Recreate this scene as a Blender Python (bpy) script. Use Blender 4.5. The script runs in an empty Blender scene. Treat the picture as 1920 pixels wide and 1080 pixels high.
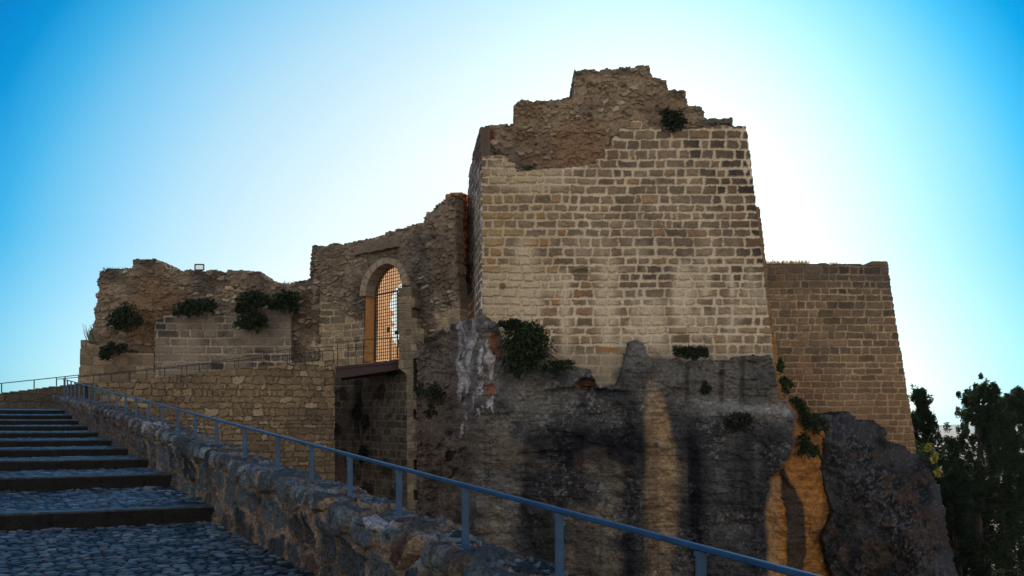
import bpy, math, random
import numpy as np
from mathutils import Vector
rad = math.radians
C = bpy.context.scene.collection
SC = bpy.context.scene
F, CX, HY, EYE = 1440.0, 960.0, 785.0, 1.5      # photo pixels: focal length, centre column, horizon row; eye height (m)

# ------------------------------------------------------------------ camera, sky, sun
cam = bpy.data.objects.new('camera', bpy.data.cameras.new('camera')); C.objects.link(cam)
cam.location = (0, 0, EYE); cam.rotation_euler = (rad(90), 0, 0)
cam.data.sensor_width = 36; cam.data.lens = F / 1920 * 36; cam.data.shift_y = (HY - 540) / 1920
cam.data.clip_start = 0.1; cam.data.clip_end = 30000
SC.camera = cam
SUN_AZ, SUN_EL = rad(15.3), rad(22.0)
w = bpy.data.worlds.new('World'); SC.world = w; w.use_nodes = True
nt = w.node_tree; nt.nodes.clear()
sky = nt.nodes.new('ShaderNodeTexSky'); sky.sky_type = 'NISHITA'; sky.sun_disc = False
sky.sun_elevation = SUN_EL; sky.sun_rotation = SUN_AZ
sky.air_density = 1.0; sky.dust_density = 1.2; sky.ozone_density = 2.5; sky.altitude = 300
# sky recoloured by direction: pale round the low sun, deep blue to the sides, added bright warm zone behind lifts shaded walls
gm_ = nt.nodes.new('ShaderNodeGamma'); gm_.inputs['Gamma'].default_value = 0.3; nt.links.new(sky.outputs[0], gm_.inputs[0])
tcw = nt.nodes.new('ShaderNodeTexCoord'); dp = nt.nodes.new('ShaderNodeVectorMath'); dp.operation = 'DOT_PRODUCT'
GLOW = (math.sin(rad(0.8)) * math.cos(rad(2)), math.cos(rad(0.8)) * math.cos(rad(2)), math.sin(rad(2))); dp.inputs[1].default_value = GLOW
nt.links.new(tcw.outputs['Generated'], dp.inputs[0])
ac = nt.nodes.new('ShaderNodeMath'); ac.operation = 'ARCCOSINE'; nt.links.new(dp.outputs['Value'], ac.inputs[0])
dv = nt.nodes.new('ShaderNodeMath'); dv.operation = 'DIVIDE'; dv.inputs[1].default_value = math.pi; nt.links.new(ac.outputs[0], dv.inputs[0])
cr = nt.nodes.new('ShaderNodeValToRGB'); nt.links.new(dv.outputs[0], cr.inputs[0])
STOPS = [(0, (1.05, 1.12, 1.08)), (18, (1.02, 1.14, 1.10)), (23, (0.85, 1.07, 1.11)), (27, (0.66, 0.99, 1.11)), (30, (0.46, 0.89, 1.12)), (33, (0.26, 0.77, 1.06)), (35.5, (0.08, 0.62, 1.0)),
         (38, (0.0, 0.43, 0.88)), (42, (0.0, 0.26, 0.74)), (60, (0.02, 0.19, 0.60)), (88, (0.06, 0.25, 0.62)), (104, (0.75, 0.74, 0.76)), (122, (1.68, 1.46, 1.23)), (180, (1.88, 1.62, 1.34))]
el = cr.color_ramp.elements
while len(el) < len(STOPS): el.new(0.5)
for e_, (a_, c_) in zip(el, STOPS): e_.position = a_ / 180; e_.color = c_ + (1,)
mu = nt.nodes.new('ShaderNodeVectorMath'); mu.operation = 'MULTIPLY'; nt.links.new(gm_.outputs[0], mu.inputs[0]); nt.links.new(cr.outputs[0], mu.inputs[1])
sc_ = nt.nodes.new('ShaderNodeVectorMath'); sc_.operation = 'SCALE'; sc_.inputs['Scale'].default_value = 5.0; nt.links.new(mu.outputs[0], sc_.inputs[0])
bg = nt.nodes.new('ShaderNodeBackground'); bg.inputs['Strength'].default_value = 0.10
wo = nt.nodes.new('ShaderNodeOutputWorld')
# paler air towards the horizon
sx = nt.nodes.new('ShaderNodeSeparateXYZ'); nt.links.new(tcw.outputs['Generated'], sx.inputs[0])
hz_ = nt.nodes.new('ShaderNodeMapRange'); hz_.inputs[1].default_value = 0.0; hz_.inputs[2].default_value = 0.22; hz_.inputs[3].default_value = 1.0; hz_.inputs[4].default_value = 0.0; hz_.interpolation_type = 'SMOOTHSTEP'
nt.links.new(sx.outputs[2], hz_.inputs[0])
hm = nt.nodes.new('ShaderNodeVectorMath'); hm.operation = 'SCALE'; hm.inputs[0].default_value = (2.2, 1.6, 0.5); nt.links.new(hz_.outputs[0], hm.inputs['Scale'])
ad = nt.nodes.new('ShaderNodeVectorMath'); ad.operation = 'ADD'; nt.links.new(sc_.outputs[0], ad.inputs[0]); nt.links.new(hm.outputs[0], ad.inputs[1])
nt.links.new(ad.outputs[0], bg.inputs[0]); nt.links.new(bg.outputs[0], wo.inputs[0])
sd = bpy.data.lights.new('sun', 'SUN'); sd.energy = 5.0; sd.angle = rad(0.5); sd.color = (1.0, 0.87, 0.70)
sun = bpy.data.objects.new('sun', sd); C.objects.link(sun)
sdir = Vector((math.sin(SUN_AZ) * math.cos(SUN_EL), math.cos(SUN_AZ) * math.cos(SUN_EL), math.sin(SUN_EL)))
sun.rotation_euler = (-sdir).to_track_quat('-Z', 'Y').to_euler(); sun.location = sdir * 100
SC.view_settings.view_transform = 'Standard'; SC.view_settings.look = 'None'
SC.view_settings.exposure = 0.0; SC.view_settings.gamma = 1.0

# ------------------------------------------------------------------ numpy noise
def hsh(ix, iy, seed):
    with np.errstate(over='ignore'):
        n = (ix.astype(np.int64) * 374761393 + iy.astype(np.int64) * 668265263 + seed * 1274126177) & 0xFFFFFFFF
        n = ((n ^ (n >> 13)) * 1274126177) & 0xFFFFFFFF
        n = ((n ^ (n >> 16)) * 2246822519) & 0xFFFFFFFF
        n = n ^ (n >> 15)
    return n.astype(np.float64) / 4294967296.0
def vn(x, y, seed=0):
    xi, yi = np.floor(x), np.floor(y); fx, fy = x - xi, y - yi
    fx = fx * fx * fx * (fx * (fx * 6 - 15) + 10); fy = fy * fy * fy * (fy * (fy * 6 - 15) + 10)
    a, b, c, d = hsh(xi, yi, seed), hsh(xi + 1, yi, seed), hsh(xi, yi + 1, seed), hsh(xi + 1, yi + 1, seed)
    return (a + (b - a) * fx) * (1 - fy) + (c + (d - c) * fx) * fy
def fbm(x, y, o=4, seed=0, g=0.5):
    x = np.asarray(x, float); y = np.asarray(y, float)
    s = 0; a = 1; t = 0
    for k in range(o):
        s = s + a * vn(x * 2**k + 17.3 * k, y * 2**k - 9.1 * k, seed + k * 7); t += a; a *= g
    return s / t
def worley(x, y, seed=0, jit=0.9):
    xi, yi = np.floor(x), np.floor(y)
    f1 = np.full(x.shape, 9.0); f2 = np.full(x.shape, 9.0); r = np.zeros(x.shape); r2 = np.zeros(x.shape)
    for dx in (-1, 0, 1):
        for dy in (-1, 0, 1):
            cx, cy = xi + dx, yi + dy
            px = cx + 0.5 + jit * (hsh(cx, cy, seed) - 0.5); py = cy + 0.5 + jit * (hsh(cx, cy, seed + 1) - 0.5)
            d = np.hypot(x - px, y - py); m = d < f1
            f2 = np.where(m, f1, np.minimum(f2, d)); f1 = np.where(m, d, f1)
            r = np.where(m, hsh(cx, cy, seed + 2), r); r2 = np.where(m, hsh(cx, cy, seed + 3), r2)
    return f1, f2, r, r2
def ss(x, a, b):
    t = np.clip((x - a) / (b - a), 0, 1); return t * t * (3 - 2 * t)
def mix(a, b, f):
    a = np.asarray(a, float); b = np.asarray(b, float); f = np.asarray(f, float)[..., None]
    return a * (1 - f) + b * f
def blob(px, py, x, y, rx, ry, n=0.0):
    return ss(1.3 - np.sqrt(((px - x) / rx)**2 + ((py - y) / ry)**2) + n, 0, 0.6)

# ------------------------------------------------------------------ objects
def tag(o, label=None, cat=None, group=None, kind=None):
    if label: o['label'] = label
    if cat: o['category'] = cat
    if group: o['group'] = group
    if kind: o['kind'] = kind
    return o
def thing(name, loc, label=None, cat=None, group=None, kind=None):
    o = bpy.data.objects.new(name, None); C.objects.link(o); o.location = loc; o.empty_display_size = 0.3
    return tag(o, label, cat, group, kind)
def wloc(o):
    p = Vector((0, 0, 0))
    while o: p = p + o.location; o = o.parent
    return np.array(p)
def mesh(name, V, Fq, mat, parent=None, col=None, smooth=False):
    """V (n,3) world metres, Fq (m,4) or (m,3) or list of such; one mesh object"""
    V = np.asarray(V, float)
    Fs = Fq if isinstance(Fq, list) else [Fq]
    Fs = [np.asarray(f, np.int64) for f in Fs if len(f)]
    if parent: org = wloc(parent)
    else: org = np.array([(V[:, 0].min() + V[:, 0].max()) / 2, (V[:, 1].min() + V[:, 1].max()) / 2, V[:, 2].min()])
    me = bpy.data.meshes.new(name)
    me.vertices.add(len(V)); me.vertices.foreach_set('co', (V - org).astype(np.float32).ravel())
    loops = np.concatenate([f.ravel() for f in Fs]); tot = np.concatenate([np.full(len(f), f.shape[1]) for f in Fs])
    me.loops.add(len(loops)); me.loops.foreach_set('vertex_index', loops.astype(np.int32))
    me.polygons.add(len(tot)); me.polygons.foreach_set('loop_start', (np.cumsum(tot) - tot).astype(np.int32))
    me.polygons.foreach_set('use_smooth', np.full(len(tot), smooth))
    me.update(calc_edges=True)
    if col is not None:
        a = me.color_attributes.new('Col', 'FLOAT_COLOR', 'POINT')
        c = np.ones((len(V), 4), np.float32); c[:, :3] = col; a.data.foreach_set('color', c.ravel())
    me.materials.append(mat)
    o = bpy.data.objects.new(name, me); C.objects.link(o)
    if parent: o.parent = parent
    else: o.location = org
    return o
def gridfaces(ni, nj, off=0):
    k = np.arange(ni * nj).reshape(ni, nj) + off
    return np.stack([k[:-1, :-1], k[1:, :-1], k[1:, 1:], k[:-1, 1:]], -1).reshape(-1, 4)
class MB:
    def __init__(s): s.v = []; s.f = []; s.n = 0
    def add(s, v, f):
        s.v.append(np.asarray(v, float)); s.f += [tuple(int(i) + s.n for i in q) for q in f]; s.n += len(v)
    def bar(s, a, b, wd, ht, up=(0, 0, 1)):
        a, b, up = np.array(a, float), np.array(b, float), np.array(up, float)
        t = (b - a) / np.linalg.norm(b - a); x = np.cross(t, up)
        if np.linalg.norm(x) < 1e-3: x = np.cross(t, (0, 1, 0))
        x /= np.linalg.norm(x); y = np.cross(x, t); c = 0.22 * min(wd, ht)
        pr = [(-wd/2 + c, -ht/2), (wd/2 - c, -ht/2), (wd/2, -ht/2 + c), (wd/2, ht/2 - c), (wd/2 - c, ht/2), (-wd/2 + c, ht/2), (-wd/2, ht/2 - c), (-wd/2, -ht/2 + c)]
        v = [p + x * q[0] + y * q[1] for p in (a, b) for q in pr]
        f = [(i, (i + 1) % 8, 8 + (i + 1) % 8, 8 + i) for i in range(8)] + [tuple(range(7, -1, -1)), tuple(range(8, 16))]
        s.add(v, f)
    def tube(s, pts, rs, n=8):
        pts = [np.array(p, float) for p in pts]; v = []
        for i, p in enumerate(pts):
            t = pts[min(i + 1, len(pts) - 1)] - pts[max(i - 1, 0)]; t /= np.linalg.norm(t)
            x = np.cross(t, (0.3, 1, 0.2)); x /= np.linalg.norm(x); y = np.cross(t, x)
            v += [p + rs[i] * (x * math.cos(2 * math.pi * k / n) + y * math.sin(2 * math.pi * k / n)) for k in range(n)]
        f = [(i * n + k, i * n + (k + 1) % n, (i + 1) * n + (k + 1) % n, (i + 1) * n + k) for i in range(len(pts) - 1) for k in range(n)]
        f += [tuple(range(n - 1, -1, -1)), tuple(range((len(pts) - 1) * n, len(pts) * n))]
        s.add(v, f)
    def build(s, name, mat, parent=None):
        V = np.concatenate(s.v)
        by = {}
        for q in s.f: by.setdefault(len(q), []).append(q)
        return mesh(name, V, [np.array(x) for x in by.values()], mat, parent)

# ------------------------------------------------------------------ materials
def stone_mat(name, rough=0.92, bump=0.35, scale=22.0, var=0.35, spec=0.25):
    m = bpy.data.materials.new(name); m.use_nodes = True; t = m.node_tree; L = t.links.new
    b = t.nodes['Principled BSDF']; b.inputs['Roughness'].default_value = rough; b.inputs['Specular IOR Level'].default_value = spec
    at = t.nodes.new('ShaderNodeAttribute'); at.attribute_name = 'Col'
    tc = t.nodes.new('ShaderNodeTexCoord')
    n1 = t.nodes.new('ShaderNodeTexNoise'); n1.inputs['Scale'].default_value = scale; n1.inputs['Detail'].default_value = 7; n1.inputs['Roughness'].default_value = 0.65
    L(tc.outputs['Object'], n1.inputs['Vector'])
    mr = t.nodes.new('ShaderNodeMapRange'); mr.inputs[1].default_value = 0.3; mr.inputs[2].default_value = 0.7
    mr.inputs[3].default_value = 1 - var; mr.inputs[4].default_value = 1 + var; L(n1.outputs[0], mr.inputs[0])
    mx = t.nodes.new('ShaderNodeMix'); mx.data_type = 'RGBA'; mx.blend_type = 'MULTIPLY'; mx.inputs[0].default_value = 1
    L(at.outputs['Color'], mx.inputs[6]); L(mr.outputs[0], mx.inputs[7]); L(mx.outputs[2], b.inputs['Base Color'])
    sp = t.nodes.new('ShaderNodeMapRange'); sp.inputs[1].default_value = 0.012; sp.inputs[2].default_value = 0.09; sp.inputs[3].default_value = spec * 0.12; sp.inputs[4].default_value = spec
    L(at.outputs['Color'], sp.inputs[0]); L(sp.outputs[0], b.inputs['Specular IOR Level'])
    bp = t.nodes.new('ShaderNodeBump'); bp.inputs['Strength'].default_value = bump; bp.inputs['Distance'].default_value = 0.04
    L(n1.outputs[0], bp.inputs['Height']); L(bp.outputs[0], b.inputs['Normal'])
    return m
def paint_mat(name, col, rough=0.5, metal=0.0, var=0.2):
    m = bpy.data.materials.new(name); m.use_nodes = True; t = m.node_tree; L = t.links.new
    b = t.nodes['Principled BSDF']; b.inputs['Roughness'].default_value = rough; b.inputs['Metallic'].default_value = metal
    tc = t.nodes.new('ShaderNodeTexCoord'); n1 = t.nodes.new('ShaderNodeTexNoise'); n1.inputs['Scale'].default_value = 9; n1.inputs['Detail'].default_value = 8
    L(tc.outputs['Object'], n1.inputs['Vector'])
    cr = t.nodes.new('ShaderNodeValToRGB'); e = cr.color_ramp.elements
    e[0].position = 0.3; e[1].position = 0.7
    e[0].color = tuple(c * (1 - var) for c in col) + (1,); e[1].color = tuple(min(1, c * (1 + var)) for c in col) + (1,)
    L(n1.outputs[0], cr.inputs[0]); L(cr.outputs[0], b.inputs['Base Color'])
    return m
def leaf_mat(name, trans=0.3):
    m = bpy.data.materials.new(name); m.use_nodes = True; t = m.node_tree; L = t.links.new
    b = t.nodes['Principled BSDF']; b.inputs['Roughness'].default_value = 0.6; b.inputs['Specular IOR Level'].default_value = 0.2
    at = t.nodes.new('ShaderNodeAttribute'); at.attribute_name = 'Col'; L(at.outputs['Color'], b.inputs['Base Color'])
    tr = t.nodes.new('ShaderNodeBsdfTranslucent'); L(at.outputs['Color'], tr.inputs['Color'])
    mx = t.nodes.new('ShaderNodeMixShader'); mx.inputs[0].default_value = trans
    L(b.outputs[0], mx.inputs[1]); L(tr.outputs[0], mx.inputs[2]); L(mx.outputs[0], t.nodes['Material Output'].inputs[0])
    return m
M_ASH = stone_mat('ashlar_stone', bump=0.4, scale=14, var=0.28)
M_SMO = stone_mat('lime_stone', bump=0.1, scale=14, var=0.2)
M_RUB = stone_mat('rubble_stone', bump=0.6, scale=12, var=0.4)
M_ROCK = stone_mat('weathered_rock', bump=0.6, scale=9, var=0.45)
M_FG = stone_mat('parapet_stone', bump=1.0, scale=38, var=0.75, rough=0.8, spec=0.35)
M_COB = stone_mat('cobble_stone', bump=0.35, scale=40, var=0.45, rough=0.42, spec=0.5)
M_GND = stone_mat('earth', bump=0.3, scale=2, var=0.3)
M_RAIL = paint_mat('painted_steel', (0.013, 0.06, 0.135), 0.42, 0.1, 0.3)
def rusty(m):
    t = m.node_tree; L = t.links.new; b = t.nodes['Principled BSDF']; src = b.inputs['Base Color'].links[0].from_socket
    tc = t.nodes.new('ShaderNodeTexCoord'); n = t.nodes.new('ShaderNodeTexNoise'); n.inputs['Scale'].default_value = 26; n.inputs['Detail'].default_value = 9; n.inputs['Roughness'].default_value = 0.7; L(tc.outputs['Object'], n.inputs['Vector'])
    mr = t.nodes.new('ShaderNodeMapRange'); mr.inputs[1].default_value = 0.58; mr.inputs[2].default_value = 0.66; L(n.outputs[0], mr.inputs[0])
    mx = t.nodes.new('ShaderNodeMix'); mx.data_type = 'RGBA'; L(mr.outputs[0], mx.inputs[0]); L(src, mx.inputs[6]); mx.inputs[7].default_value = (0.05, 0.028, 0.018, 1); L(mx.outputs[2], b.inputs['Base Color'])
rusty(M_RAIL)
M_IRON = paint_mat('dark_iron', (0.018, 0.018, 0.02), 0.6, 0.4)
M_RED = paint_mat('red_oxide_steel', (0.035, 0.012, 0.014), 0.6, 0.2)
M_LEAF = leaf_mat('leaf', 0.15); M_PINE = leaf_mat('needles', 0.5); M_DRY = leaf_mat('dry_grass', 0.4)
M_BARK = paint_mat('bark', (0.05, 0.035, 0.026), 0.95, 0, 0.5)

# ------------------------------------------------------------------ relief walls
def P(px, py, d): return np.array([(px - CX) / F * d, d, EYE + (HY - py) / F * d])
class Plan:
    """a vertical sheet over a plan line given as (photo column, distance) points"""
    def __init__(s, pts, smooth=0):
        xy = np.array([[(p - CX) / F * d, d] for p, d in pts])
        q = np.linspace(0, 1, 600); tt = np.linspace(0, 1, len(xy))
        seg = np.r_[0, np.cumsum(np.linalg.norm(np.diff(xy, axis=0), axis=1))]; seg /= seg[-1]
        X, Y = np.interp(q, seg, xy[:, 0]), np.interp(q, seg, xy[:, 1])
        if smooth:
            k = np.ones(smooth) / smooth; e = smooth // 2
            X[e:-e] = np.convolve(X, k, 'same')[e:-e]; Y[e:-e] = np.convolve(Y, k, 'same')[e:-e]
        s.X, s.Y = X, Y; s.S = np.r_[0, np.cumsum(np.hypot(np.diff(X), np.diff(Y)))]; s.L = s.S[-1]
        tx, ty = np.gradient(X, s.S), np.gradient(Y, s.S); l = np.hypot(tx, ty); s.nx, s.ny = ty / l, -tx / l
        s.px = CX + F * X / Y
    def pix(s, px, py):
        i = np.interp(px, s.px, s.S) if s.px[-1] > s.px[0] else np.interp(px, s.px[::-1], s.S[::-1])
        Y = np.interp(i, s.S, s.Y); return np.stack([i, EYE + (HY - np.asarray(py, float)) / F * Y], -1)
    def at(s, S):
        return np.interp(S, s.S, s.X), np.interp(S, s.S, s.Y), np.interp(S, s.S, s.nx), np.interp(S, s.S, s.ny)
def inpoly(x, y, poly):
    r = np.zeros(x.shape, bool); n = len(poly)
    for i in range(n):
        (x0, y0), (x1, y1) = poly[i], poly[i - 1]
        if y0 == y1: continue
        r ^= ((y0 > y) != (y1 > y)) & (x < (x1 - x0) * (y - y0) / (y1 - y0) + x0)
    return r
def relief(name, plan, poly, res, fun, mat, thick=0.8, parent=None, rough=0.05, holes=(), ray=False, seed=1, inset=0.0):
    st = np.array([plan.pix(p[0], p[1]) for p in poly]); hst = [np.array([plan.pix(p[0], p[1]) for p in h]) for h in holes]
    s0, t0 = st.min(0) - res; s1, t1 = st.max(0) + res
    S, T = np.meshgrid(np.arange(s0, s1, res), np.arange(t0, t1, res), indexing='ij')
    ws = S + rough * 2 * (fbm(S * 3, T * 3, 4, seed + 50, 0.6) - 0.5) * 2; wt = T + rough * 2 * (fbm(S * 3, T * 3, 4, seed + 90, 0.6) - 0.5) * 2
    m = inpoly(ws, wt, st)
    for h in hst: m &= ~inpoly(S + 0.2 * (ws - S), T + 0.2 * (wt - T), h)
    X, Y, nx, ny = plan.at(S)
    px, py = CX + F * X / Y, HY - F * (T - EYE) / Y
    h, col = fun(S, T, px, py)
    if ray:
        k = 1 - h / Y; V = np.stack([X * k, Y * k, EYE + (T - EYE) * k], -1)
    else: V = np.stack([X + nx * h, Y + ny * h, T], -1)
    B = np.stack([X - nx * thick, Y - ny * thick, T], -1); N = np.stack([nx, ny, nx * 0], -1)
    V, B, N, col = V.reshape(-1, 3), B.reshape(-1, 3), N.reshape(-1, 3), col.reshape(-1, 3)
    q = gridfaces(*S.shape); mm = m.ravel(); q = q[mm[q].all(1)][:, ::-1]
    used, inv = np.unique(q, return_inverse=True); q = inv.reshape(q.shape); q = q[:, ::-1]
    V, B, N, col = V[used], B[used], N[used], col[used]; n = len(V)
    e = np.concatenate([q[:, [0, 1]], q[:, [1, 2]], q[:, [2, 3]], q[:, [3, 0]]])
    key = np.sort(e, 1); key = key[:, 0] * n + key[:, 1]
    _, ix, ct = np.unique(key, return_index=True, return_counts=True); be = e[ix[ct == 1]]
    bv, binv = np.unique(be, return_inverse=True); be = binv.reshape(be.shape)
    rng = np.random.RandomState(seed)
    dist = np.linalg.norm(V[bv] - B[bv], axis=1).mean(); nr = max(1, int(dist / max(0.14, res * 2)))
    VV = [V]; CC = [col]; FF = [q]; prev = bv
    for r in range(1, nr):
        f = r / nr; a = V[bv] * (1 - f) + B[bv] * f + rng.normal(0, rough * 0.22, (len(bv), 3)) * (0.4 + 0.6 * rng.rand())
        idx = n + (r - 1) * len(bv) + np.arange(len(bv)); VV.append(a)
        CC.append(col[bv] * (0.75 + 0.5 * fbm(V[bv][:, 0] * 4 + f * 6, V[bv][:, 2] * 4 + f * 5, 3, seed))[:, None])
        FF.append(np.stack([prev[be[:, 1]], prev[be[:, 0]], idx[be[:, 0]], idx[be[:, 1]]], 1)); prev = idx
    boff = n + (nr - 1) * len(bv); idx = boff + bv
    FF.append(np.stack([prev[be[:, 1]], prev[be[:, 0]], idx[be[:, 0]], idx[be[:, 1]]], 1))
    VV.append(B); CC.append(col); FF.append(q[:, ::-1] + boff)
    return mesh(name, np.concatenate(VV), FF, mat, parent, np.clip(np.concatenate(CC), 0.004, 0.9))

def ashlar(S, T, seed, ch=(0.36, 0.46), bw=(0.5, 1.0), warp=0.03):
    s = S + warp * 2 * (fbm(S * 6, T * 6, 4, seed, 0.7) - 0.5) * 2; t = T + warp * 1.6 * (fbm(S * 5 + 40, T * 7, 4, seed + 5, 0.7) - 0.5) * 2
    t = t + 0.08 * (fbm(S * 0.35, T * 0.35, 2, seed + 9) - 0.5)
    rng = np.random.RandomState(seed); b = [t.min() - 0.6]
    while b[-1] < t.max() + 0.6: b.append(b[-1] + rng.uniform(*ch))
    b = np.array(b); row = np.searchsorted(b, t) - 1
    e = np.minimum(t - b[row], b[row + 1] - t); r1 = np.zeros(S.shape); r2 = np.zeros(S.shape); c = np.zeros(S.shape)
    for k in range(len(b) - 1):
        m = row == k
        x = [s.min() - 1.2 - rng.rand() * 0.8]
        while x[-1] < s.max() + 1.2: x.append(x[-1] + rng.uniform(*bw) * (0.62 if rng.rand() < 0.22 else 1))
        x = np.array(x)
        if not m.any(): continue
        i = np.searchsorted(x, s[m]) - 1; e[m] = np.minimum(e[m], np.minimum(s[m] - x[i], x[i + 1] - s[m]))
        a1, a2 = rng.rand(len(x)), rng.rand(len(x)); r1[m] = a1[i]; r2[m] = a2[i]
    return e, r1, r2
def rubble(S, T, seed, cw=0.38, chh=0.22):
    wx = S + 0.10 * (fbm(S * 3, T * 3, 3, seed) - 0.5) * 2; wy = T + 0.10 * (fbm(S * 3 + 9, T * 3, 3, seed + 3) - 0.5) * 2
    f1, f2, r, r2 = worley(wx / cw, wy / chh, seed)
    return f2 - f1, r, r2
def grad(S, T, h): return h

# colours (linear base colours)
TAN, DARKB, MORT = (0.238, 0.168, 0.110), (0.068, 0.054, 0.044), (0.59, 0.48, 0.35)
def rubble_fun(seed, base=(0.17, 0.125, 0.085), pale=(0.34, 0.27, 0.20), dark=(0.07, 0.055, 0.045), amp=0.09, warm=None, pits=0.5, cw=0.42, chh=0.24):
    def f(S, T, px, py):
        e, r, r2 = rubble(S, T, seed, cw, chh); lum = fbm(S * 0.6, T * 0.6, 4, seed + 20); fine = fbm(S * 5, T * 7, 4, seed + 22, 0.65)
        st = ss(e, 0.06, 0.3) * (r2 > 0.35)
        h = amp * st * (0.3 + 0.7 * r) + 0.16 * (fbm(S * 1.3, T * 1.3, 5, seed + 30, 0.6) - 0.5) * 2 * 0.8 + 0.05 * (fine - 0.5) * 2
        pit = ss(fbm(S * 2.2, T * 2.6, 3, seed + 40), 0.64, 0.74) * pits; h = h - 0.16 * pit
        col = mix(base, dark, ss(lum, 0.40, 0.68)); col = mix(col, pale, st * ss(r, 0.62, 0.95) * 0.75)
        col = mix(col, dark, st * (r < 0.22) * 0.6); col = col * (0.7 + 0.6 * fine)[..., None]
        if warm is not None: col = mix(col, warm, ss(fbm(S * 0.5 + 5, T * 0.5, 3, seed + 60), 0.5, 0.7) * 0.5)
        return h, col
    return f
def ashlar_fun(seed, block=TAN, dark=DARKB, mort=MORT, gap=0.045, darkness=0.35, ch=(0.36, 0.46), bw=(0.5, 1.0), wash=0.3, mvis=1.0, depth=0.035, warp=0.03):
    def f(S, T, px, py):
        e, r1, r2 = ashlar(S, T, seed, ch, bw, warp); fine = fbm(S * 6, T * 9, 4, seed + 3, 0.65); big = fbm(S * 0.45, T * 0.45, 4, seed + 11)
        g = gap * (0.55 + 0.9 * fbm(S * 1.1, T * 1.1, 3, seed + 13)); b = ss(e, g * 0.6, g * 1.35)
        d = np.clip(darkness + (r1 - 0.5) * 0.9 + (big - 0.5) * 1.3, 0, 1)
        c = mix(block, dark, d); c = c * (0.82 + 0.36 * r2)[..., None] * (0.72 + 0.56 * fine)[..., None]
        mo = mix(mort, c * 0.8, 1 - mvis * (0.6 + 0.4 * ss(fbm(S * 1.7, T * 1.7, 3, seed + 17), 0.3, 0.6)))
        w = wash * ss(fbm(S * 0.8, T * 0.5, 4, seed + 19), 0.42, 0.68); c = mix(c, np.asarray(mort) * 0.8, w)
        col = mix(mo, c, b); col = col * (0.85 + 0.3 * fine)[..., None]
        h = depth * b * (0.6 + 0.8 * r2) + 0.02 * (fine - 0.5) * b + 0.05 * (fbm(S * 0.8, T * 0.8, 3, seed + 23) - 0.5)
        return h, col
    return f

# ------------------------------------------------------------------ ground
def ground():
    a = np.r_[0, np.geomspace(3, 6000, 70)]; xs = np.unique(np.r_[-a, a, np.linspace(-40, 40, 41)]); ys = np.unique(np.r_[-a, a, np.linspace(-20, 60, 41)])
    X, Y = np.meshgrid(xs, ys, indexing='ij'); R = np.hypot(X, Y - 10)
    side = ((X - 2.71) + 0.69 * Y) / 1.215
    near = np.where(side < 0, -2.2 + 0.055 * np.clip(Y, 0, 30), -2.2 + 0.055 * np.clip(Y, 0, 30) - 9.5 * ss(side, 0.2, 9) )
    z = near - 75 * ss(R, 30, 210) + 3 * (fbm(X / 30, Y / 30, 4, 3) - 0.5) * ss(R, 40, 90) + 25 * (fbm(X / 400, Y / 400, 4, 5) - 0.5) * ss(R, 300, 1500)
    z = z + 40 * ss(fbm(X / 2500, Y / 2500, 4, 8), 0.4, 0.7) * ss(R, 2200, 5500)
    n = fbm(X / 60, Y / 60, 4, 12); col = mix((0.24, 0.17, 0.10), (0.07, 0.085, 0.035), ss(n, 0.45, 0.6)); col = mix(col, (0.30, 0.24, 0.16), ss(fbm(X / 200, Y / 150, 3, 14), 0.5, 0.6) * 0.6)
    col = mix((0.26, 0.20, 0.13), col, ss(R, 15, 60))
    o = mesh('ground', np.stack([X, Y, z + EYE], -1).reshape(-1, 3), gridfaces(*X.shape), M_GND, None, col.reshape(-1, 3), True); o['kind'] = 'structure'
ground()

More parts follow.
